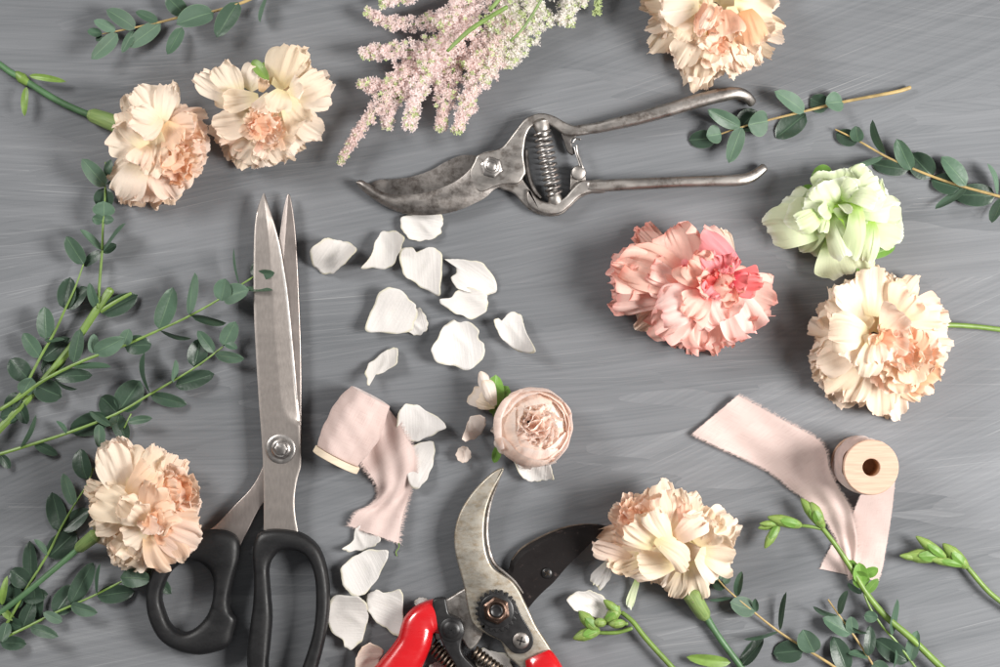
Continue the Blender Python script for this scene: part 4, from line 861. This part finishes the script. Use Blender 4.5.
# E
cE = (75, 425, 4.3)
tips = [(110,75,120,34),(205,35,90,40),(260,140,110,26),(375,88,110,26,'peach'),(440,120,110,24,'peach'),(498,200,100,20,'peach'),(535,290,90,18,'peach'),(552,360,100,18,'peach'),(550,460,120,16,'peach'),(510,545,110,14,'peach'),(450,605,130,14,'peach'),(370,605,100,14),(280,610,110,20),(195,628,120,18),(125,565,120,16,'cream'),(60,440,120,18),(40,330,90,22),(36,240,80,26)]
ptl = ring_petals(310, 400, tips, 26)
ptl += [(230,320,48,120,80,62,130,'cream',.15,.1),(220,310,56,205,50,70,85,'peach',.2,-.25),(250,350,48,60,330,48,120),(250,380,46,70,430,40,120),(270,420,44,130,550,32,110),(280,420,48,200,610,36,120),
 (300,400,60,90,280,66,140,'cream',.2),(310,400,62,180,340,70,120,'cream',.2),(320,420,64,240,360,80,110,'cream',.22),(310,440,60,200,480,64,110,'cream',.2,-.2),
 (330,440,56,430,600,36,165,'peach',.14),(340,430,56,530,520,38,150,'peach',.12),(360,400,56,545,390,46,120,'peach'),(330,420,62,440,400,76,120,'peach',.2),
 (250,300,56,360,110,62,140,'cream',.22,-.1),(230,310,60,350,190,74,110,'peach',.25,-.2),(300,390,62,360,250,80,120,'peach',.25),(320,440,56,260,600,40,90)]
Ef = bloom('carnation', 'peach carnation overlapping the black scissor handle at lower left', 'carnation', (310,400), cE, ptl, [(420,280,125,28,70,24,90,('peach','peachdeep','peach')), (340,420,90,46,84,12,70,('peach','peachdeep')), (250,500,110,24,54,8,100,('cream','peach'))], 'peach and cream carnations', seed=25)
flower_stem(Ef, [(275,300,26),(240,325,16),(215,345,12),(150,400,12),(90,450,12),(40,490,10),(0,520,8),(-40,550,6)], [3.4,2.8,2.8,2.8,3], Q7, ((208,350),(256,312),34,13,24), leaves=[(5,500,20,420,18,.1),(5,510,40,540,20,.1)])
# F
cF = (580, 470, 4.765)
tips = [(435,48,100,40,'cream'),(350,80,110,34,'peach'),(245,130,110,30,'peach'),(150,180,110,26,'peach'),(132,210,90,24,'peach'),(140,300,90,22,'peach'),(520,120,100,40,'peach'),(600,150,120,24),(700,185,110,24),(758,235,110,24),(752,300,120,20),(738,390,130,16),(700,460,130,14),(62,340,80,16,'peach'),(120,450,110,14,'cream'),(230,505,110,14),(385,560,110,14)]
ptl = ring_petals(400, 320, tips, 26)
ptl += [(430,330,56,300,150,66,120,'peach',.2),(400,330,56,220,190,60,130,'peach'),(380,340,50,160,270,50,130,'peach',.2),(440,300,58,420,90,72,130,'peach',.12),
 (430,335,66,470,95,80,150,'cream',.16,-.1),(500,310,62,530,140,66,70,'peachdeep',.2),(420,335,72,345,180,84,105,'cream',.18,-.1),(350,360,68,225,265,80,150,'cream',.16,-.05),
 (240,420,36,62,340,34,80,'peach',.1),(300,420,40,125,440,38,100,'cream',.15),(360,420,44,170,480,38,80,'cream'),(460,440,50,265,455,56,110,'cream',.12),(470,440,44,230,500,40,110,'cream',.12),(450,440,40,390,555,30,100,'cream'),
 (520,340,56,610,170,50,150,'cream',.2),(540,340,58,640,250,72,170,'cream',.25,.2),(560,350,52,750,240,50,170,'cream',.22,.15),(580,390,54,738,395,52,170,'cream',.15),(560,400,56,690,470,46,170,'cream',.15),
 (500,440,42,462,612,18,95,'cream',.12),(520,440,44,570,615,18,110,'cream',.12),(460,340,70,370,345,72,70,'cream',.3),(360,330,72,540,440,66,90,'cream',.25,-.25),(440,330,64,620,250,72,100,'peach',.3),
 (150,430,20,85,560,5,70,'white',.1),(278,500,14,252,668,4,34,'green',.08)]
Ff = bloom('carnation', 'cream carnation standing between the black pruner blade and the ribbon', 'carnation', (400,330), cF, ptl, [(260,220,120,36,70,20,60,('peach','peachdeep'), (2.6, 5.8)), (620,300,90,30,62,8,90,('cream',))], 'peach and cream carnations', seed=26)
flower_stem(Ff, [(150,440,24),(180,490,14),(210,540,8),(250,600,7),(300,667,6),(330,710,6)], [5.4,5.2,3.2,3.3,3.4], QB, ((205,535),(165,470),44,10,22), leaves=[(272,655,152,640,30,.06),(110,455,95,430,26,.05)])
# G pink
cG = (600, 210, 4.447)
tips = [(125,95,110,20,'pink'),(200,42,110,24,'pink'),(345,55,150,30,'pink'),(45,200,150,16,'pink'),(25,290,120,14,'pink'),(30,400,120,10,'pink'),(145,515,110,6,'peach'),(240,545,140,8,'pink'),(310,612,110,8,'pink'),(440,645,130,8,'pink'),(560,635,130,8,'pink'),(650,585,140,8,'pink'),(720,500,140,10,'pink'),(795,440,140,14,'pink'),(760,360,120,16,'pink'),(690,295,110,20,'pink')]
ptl = ring_petals(420, 360, tips, 22)
ptl += [(400,340,40,55,215,36,190,'pink',.15),(400,360,38,40,350,28,190,'pink',.15),(400,380,36,180,500,24,190,'pink',.15),
 (430,320,50,300,80,60,220,'pink',.24,.05,0,.15),(410,330,54,110,190,54,210,'pink',.24,.05,0,.15),(400,350,52,130,330,50,190,'pink',.26,-.1,0,.17),
 (440,350,60,215,270,70,170,'pink',.28,-.1,0,.15),(440,380,56,250,430,64,190,'pink',.30,-.1,0,.15),(440,400,50,250,540,40,180,'pink',.2,0,0,.14),(460,400,50,390,620,34,200,'pink',.2,0,0,.14),(480,400,52,520,620,36,220,'pink',.22,.05,0,.14),
 (480,380,66,380,470,74,150,'pink',.32,.1,0,.15),(490,370,64,560,500,62,190,'pink',.28,.05,0,.14),(560,350,52,770,430,42,210,'pink',.18,0,0,.14),(560,340,54,680,560,36,190,'pink',.18,0,0,.14),(560,310,56,720,340,50,130,'rosered',.2,0,0,.14),
 (480,330,66,400,210,76,170,'pink',.28,.1,.1,.16),(520,330,70,440,330,84,120,'pink',.25,.3,0,.15),(500,300,70,580,340,82,130,'pink',.25,-.2,0,.17),
 (530,290,62,470,200,76,120,'rosered',.25,-.1,0,.14),(520,320,64,480,400,74,110,'rosered',.3,.3,0,.15),(560,330,62,620,390,68,120,'pink',.3,-.1,0,.15),
 (615,245,64,455,95,68,100,'rosered',.15,-.45,0,.04),(600,250,60,480,58,52,100,'pink',.2,-.2),(590,220,54,530,80,44,60,'cream',.1),(570,270,72,612,205,84,70,'rosered',.3),(555,285,72,575,250,86,60,'rosered',.3),(600,310,62,655,330,66,90,'rosered',.2),(430,290,56,350,260,62,70,'rosered',.2,.3),(450,400,54,330,390,60,70,'rosered',.2,.3)]
Gf = bloom('ruffled_bloom', 'ruffled salmon-pink bloom with deep pink centre, in the middle right', 'flower', (420,360), cG, ptl, [(520,320,80,50,80,8,70,('pink','rosered'))], seed=27, defm='pink', wavy=7.0, defruf=.16, ser=.012, wk=1.22, rfac=1.6)
mb = MB(); (a, b), = tr([(582,232)], *cG); leaf_mesh(mb, (a-6, b-3, 74), (a+7, b+5, 76), 6); mb.build('sepal', M['fresh'], Gf, sharp=180, recalc=False)
# H green-white
cH = (755, 155, 5.131)
ptl = [(420,300,14,330,470,14,260,'green',.10,.0,0,.03),(470,300,14,560,500,14,260,'green',.10,.0,0,.03),(440,340,12,440,180,22,300,'green',.10,.0,0,.03),(400,330,20,130,280,16,220,'green',.15,.05,0,.05),(420,320,20,330,540,10,220,'green',.15,.05,0,.05),(400,340,22,48,402,8,230,'green',.20,.10,0,.05),(430,380,22,480,628,8,300,'green',.16,.12,0,.04),(520,340,24,758,440,14,230,'green',.16,.12,0,.05),(500,300,26,748,300,18,170,'green',.16,.1,0,.05),
 (400,300,26,200,470,10,150,'green',.2,.1,0,.04),(430,270,28,430,72,30,250,'green',.18,.08,0,.05),(460,260,28,610,72,28,230,'green',.18,.05,0,.06),(480,280,28,705,200,24,210,'green',.18,.05,0,.05),
 (400,280,30,290,150,32,200,'green',.2,.1,0,.04),(390,300,32,150,320,26,190,'green',.22,.1,0,.04),
 (430,250,38,400,115,52,260,'green',.25,.05,0,.05),(400,280,42,250,230,52,170,'green',.3,.1,0,.05),(480,230,42,660,180,48,200,'green',.24,-.05,0,.08),
 (470,210,50,640,245,66,110,'green',.3,-.25,0,.10),(440,220,48,540,165,62,130,'green',.3,-.1,0,.08),
 (330,290,46,205,375,58,120,'green',.3,-.2,0,.08),(370,310,44,330,400,58,80,'green',.25,-.2,0,.08),(380,270,46,330,290,62,90,'green',.3,.2,0,.05),
 (385,300,34,450,545,52,120,'green',.30,-.45,.25,.05),(520,225,52,515,545,52,120,'green',.16,-.55,-.1,.03),(600,340,38,590,560,34,110,'green',.22,-.3,-.2,.05),(440,250,40,470,300,70,60,'green',.15,.2,0,.05),(430,330,26,440,460,34,60,'green',.1,.3)]
Hf = bloom('ruffled_bloom', 'pale green-white ruffled bloom at the right, above the round carnation', 'flower', (430,300), cH, ptl, [], seed=28, defm='green', wavy=4.0, defruf=.06, ser=.022, wk=1.08, af=(.5, 1.0))
for q in ((400,120,290,100,110,12),(300,160,230,210,60,10),(560,520,720,470,60,8),(540,560,560,650,60,8),(500,230,530,190,60,50)):
    (a, b), (c, d) = tr([q[:2], q[2:4]], *cH); mb = MB(); leaf_mesh(mb, (a, b, q[5]+8), (c, d, q[5]), q[4]/5.131, fold=.25, bend=.05); mb.build('sepal', M['fresh'], Hf, sharp=180, recalc=False)
# I blush rose
def rose():
    rng = random.Random(31); r = thing('rose', 533, 428, 'round blush-pink rose with tightly packed centre, right of the petal scatter', 'rose')
    c0 = np.array(K(533, 427, 34)); ax = np.array([.22, -.06, 1.0]); ax /= np.linalg.norm(ax)
    u0 = np.cross(ax, (0, 1., 0)); u0 /= np.linalg.norm(u0); v0 = np.cross(ax, u0)
    def shell(R, az, hw, lo, hi, lip=.1, ruf=.04, m='rose', zs=.85):
        nu, nv = 34, 16; G = []; UV = []; p1, p2 = rng.uniform(0, 6), rng.uniform(0, 6); tw = rng.uniform(-.1, .1)
        for i in range(nv+1):
            v = i/nv; row = []; uvr = []
            for j in range(nu+1):
                u = j/nu*2-1; a = az+hw*u*(1-.10*v)+tw*v
                top_ = hi-(.14*abs(u)**3)*(hi-lo)*.5+ruf*.9*(sin(6*u+p1)+.6*sin(13*u+p2))*v
                ph = lo+(top_-lo)*v    # polar elevation -pi/2..pi/2
                rr = R*(1+ruf*v*v*(sin(5*u+p1)+.7*sin(12*u+p2)))+lip*R*max(0, v-.8)**2*22
                P = c0+rr*cos(ph)*(u0*cos(a)+v0*sin(a))+ax*rr*sin(ph)*zs
                P[2] = max(P[2], .5); row.append(P); uvr.append(((u+1)/2, v))
            G.append(row); UV.append(uvr)
        mb = MB(); mb.grid(np.array(G), np.array(UV)); mb.build('petal', M[m], r, sharp=180, recalc=False)
    for R, n, hi, hw, off in ((39.5, 4, .78, 1.0, .3), (37.5, 5, .88, .9, 1.1), (35, 5, .95, .8, .2)):
        for k in range(n): shell(R, off+2*pi*k/n, hw, -1.2, hi+rng.uniform(-.22, .1), lip=.09, ruf=.02)
    for R, n, hi, hw in ((31, 6, 1.02, .7), (28, 6, 1.05, .7), (25, 6, 1.08, .65), (22, 5, 1.0, .75)):
        of = rng.uniform(0, 6)
        for k in range(n):
            shell(R*1.05, of+2*pi*k/n+rng.uniform(-.2, .2), hw*rng.uniform(.8, 1.1), .1, hi+rng.uniform(-.08, .1), lip=.02, ruf=.05, m='rose' if rng.random() < .7 else 'blush', zs=.85+(31-R)*.027)
    for k in range(24):
        q = (k+.5)/24; rad = 21*q**.6; th = k*2.4; tip = c0+ax*(36-9*q*q)+u0*rad*cos(th)+v0*rad*sin(th); bs = c0+ax*(20-6*q)+u0*(rad-7)*cos(th+.4)+v0*(rad-7)*sin(th+.4)
        add_petal(r, 'rose', tuple(bs), tuple(tip), rng.uniform(15, 23), arch=-.12, cup=rng.uniform(-.25, .1), ruf=.06, ser=.01, rng=rng, nu=20, nv=7, kk=False)
    c = (460, 360, 5.338)
    for p in [(330,380,16,165,360,10,90),(300,420,20,190,470,12,110),(400,460,26,300,540,10,170),(460,460,26,440,555,8,150),(330,480,30,230,480,14,80)]:
        (a, b), (d, e) = tr([p[:2], p[3:5]], *c); add_petal(r, 'rose', (a, b, p[2]), (d, e, p[5]), p[6]/5.338, arch=.25, cup=-.1, ruf=.04, ser=.01, rng=rng, wild=False)
    for q in ((210,450,182,550,46,8),(190,290,150,240,30,8)):
        (a, b), (d, e) = tr([q[:2], q[2:4]], *c); mb = MB(); leaf_mesh(mb, (a, b, q[5]+4), (d, e, q[5]), q[4]/5.338, fold=.3); mb.build('sepal', M['fresh'], r, sharp=180, recalc=False)
    # bud beside it
    r2 = thing('rosebud', 490, 388, 'small faded rosebud with green sepal touching the blush rose', 'rosebud')
    for p in [(190,250,8,70,150,14,130,'blush'),(180,250,14,95,60,22,80,'blush'),(190,245,18,80,200,14,110,'cream'),(185,245,22,110,110,30,80,'blush'),(180,240,10,150,90,14,80,'blush')]:
        (a, b), (d, e) = tr([p[:2], p[3:5]], *c); add_petal(r2, p[7], (a, b, p[2]), (d, e, p[5]), p[6]/5.338, arch=.3, cup=-.25, ruf=.03, ser=.01, rng=rng)
    for q in ((185,250,190,78,90,20),(180,245,258,140,90,16)):
        (a, b), (d, e) = tr([q[:2], q[2:4]], *c); mb = MB(); leaf_mesh(mb, (a, b, q[5]), (d, e, q[5]+8), q[4]/5.338, fold=-.15, bend=.1); mb.build('sepal', M['fresh'], r2, sharp=180, recalc=False)
    mb = MB(); sweep(mb, [(497.5,405,8),(495,409,7),(494,416,7)], 1.6, 1.6, n=8); mb.build('stem', M['stem'], r2)
rose()
# ---------------------------------------------------------------- astilbe
def astilbe():
    rng = random.Random(41); c = (330, 0, 2.938)
    r = thing('astilbe', 450, 40, 'feathery pale pink astilbe plume at the top edge', 'astilbe')
    pl = [([(340,120),(260,180),(200,235),(120,340),(70,410),(30,478)],[60,62,62,40,26,12],'astpink',22),([(330,60),(200,72),(105,35)],[60,45,22],'astpink',18),([(340,135),(200,150),(92,155)],[70,60,32],'astpink',24),
     ([(300,200),(180,250),(85,245)],[70,55,22],'astpink',18),([(330,170),(265,250),(232,380)],[80,70,24],'astpink',22),([(380,160),(345,260),(325,384)],[80,66,24],'astpink',18),([(490,160),(425,250),(372,388)],[90,66,26],'astpink',24),
     ([(560,60),(480,150),(455,240)],[90,90,28],'astwhite',26),([(640,30),(560,110),(510,192)],[80,90,40],'astwhite',22),([(720,-20),(700,20),(690,75)],[90,80,40],'astwhite',18),([(760,-40),(742,10)],[40,24],'astwhite',16),
     ([(480,-60),(400,20),(330,90)],[120,110,90],'astpink',32),([(620,-60),(560,0),(480,90)],[120,110,80],'astwhite',30),([(320,-40),(230,-6),(150,12)],[50,30,18],'astpink',18),([(230,260),(180,310),(165,378)],[50,50,26],'astpink',16),
     ([(800,-40),(790,0),(784,44)],[30,28,14],'astgreen',14),([(420,60),(340,140),(270,200)],[90,90,70],'astpink',32),([(540,60),(450,140),(400,200)],[90,80,60],'astpink',30),([(440,180),(395,300)],[40,30],'astpink',14)]
    for pts, ws, m, z in pl:
        P = cr_spline([(*p, 0) for p in tr(pts, *c)], 40)[:, :2]; n = len(P)
        d = np.r_[0, np.cumsum(np.linalg.norm(np.diff(P, axis=0), axis=1))]; Wd = np.interp(np.linspace(0, 1, n), np.linspace(0, 1, len(ws)), ws)/c[2]
        mb = MB(); sweep(mb, [(*q, z) for q in P[::8]], .7, .7, n=6); spine = mb.build('plume_stalk', M['stem'], r)
        cnt = int(d[-1]*Wd.mean()*.30); mp = MB(); mg = MB()
        for k in range(cnt):
            t = rng.random(); i = min(int(t*(n-1)), n-2); f = t*(n-1)-i; p = P[i]*(1-f)+P[i+1]*f; w = Wd[i]
            T = P[i+1]-P[i]; T /= np.linalg.norm(T)+1e-9; Nn = np.array([-T[1], T[0]])
            a = rng.uniform(0, 2*pi); rad = w/2*rng.random()**.55
            wob = 1+.25*sin(t*d[-1]*.55+w)
            o = p+Nn*rad*cos(a)*wob+T*rng.uniform(-1.5, 1.5); z_ = max(1, z+rad*sin(a)*.8)
            X, Y, Z = K(o[0], o[1], z_)
            green = m == 'astgreen' or rng.random() < (.10 if m == 'astpink' else .24) or (t > .93 and rng.random() < .5)
            tgt = mg if green else mp; sz = rng.uniform(2.3, 4.2)*(1 if not green else .8)
            for q in range(5):
                th = q*2*pi/5+rng.uniform(-.4, .4)+a; el = rng.uniform(-.5, .9); dv = np.array([cos(th)*cos(el), sin(th)*cos(el), sin(el)]); sd = np.cross(dv, (0, 0, 1.)); sd /= np.linalg.norm(sd)+1e-9
                sd = sd*.9+np.array([0, 0, rng.uniform(-.5, .5)]); O = np.array([X, Y, Z]); w2 = sz*.25
                tgt.add([O, O+dv*sz*.6+sd*w2, O+dv*sz, O+dv*sz*.6-sd*w2], [(0, 1, 2, 3)], [(.5, 0), (1, .6), (.5, 1), (0, .6)])
        if mp.v: mp.build('florets', M[m], spine, recalc=False)
        if mg.v: mg.build('green_florets', M['astgreen'], spine, recalc=False)
    for pts, rad, z in (([(640,-40),(620,0),(570,80),(530,120)], 1.3, 52), ([(520,20),(415,85),(345,150)], [2,2.4,1.6], 50), ([(520,-30),(470,30)], 2, 46)):
        mb = MB(); sweep(mb, [(*q, z) for q in tr(pts, *c)], rad, rad, n=8); mb.build('stem', M['stem'], r)
astilbe()
for o in bpy.data.objects:
    if '_w' in o: del o['_w']
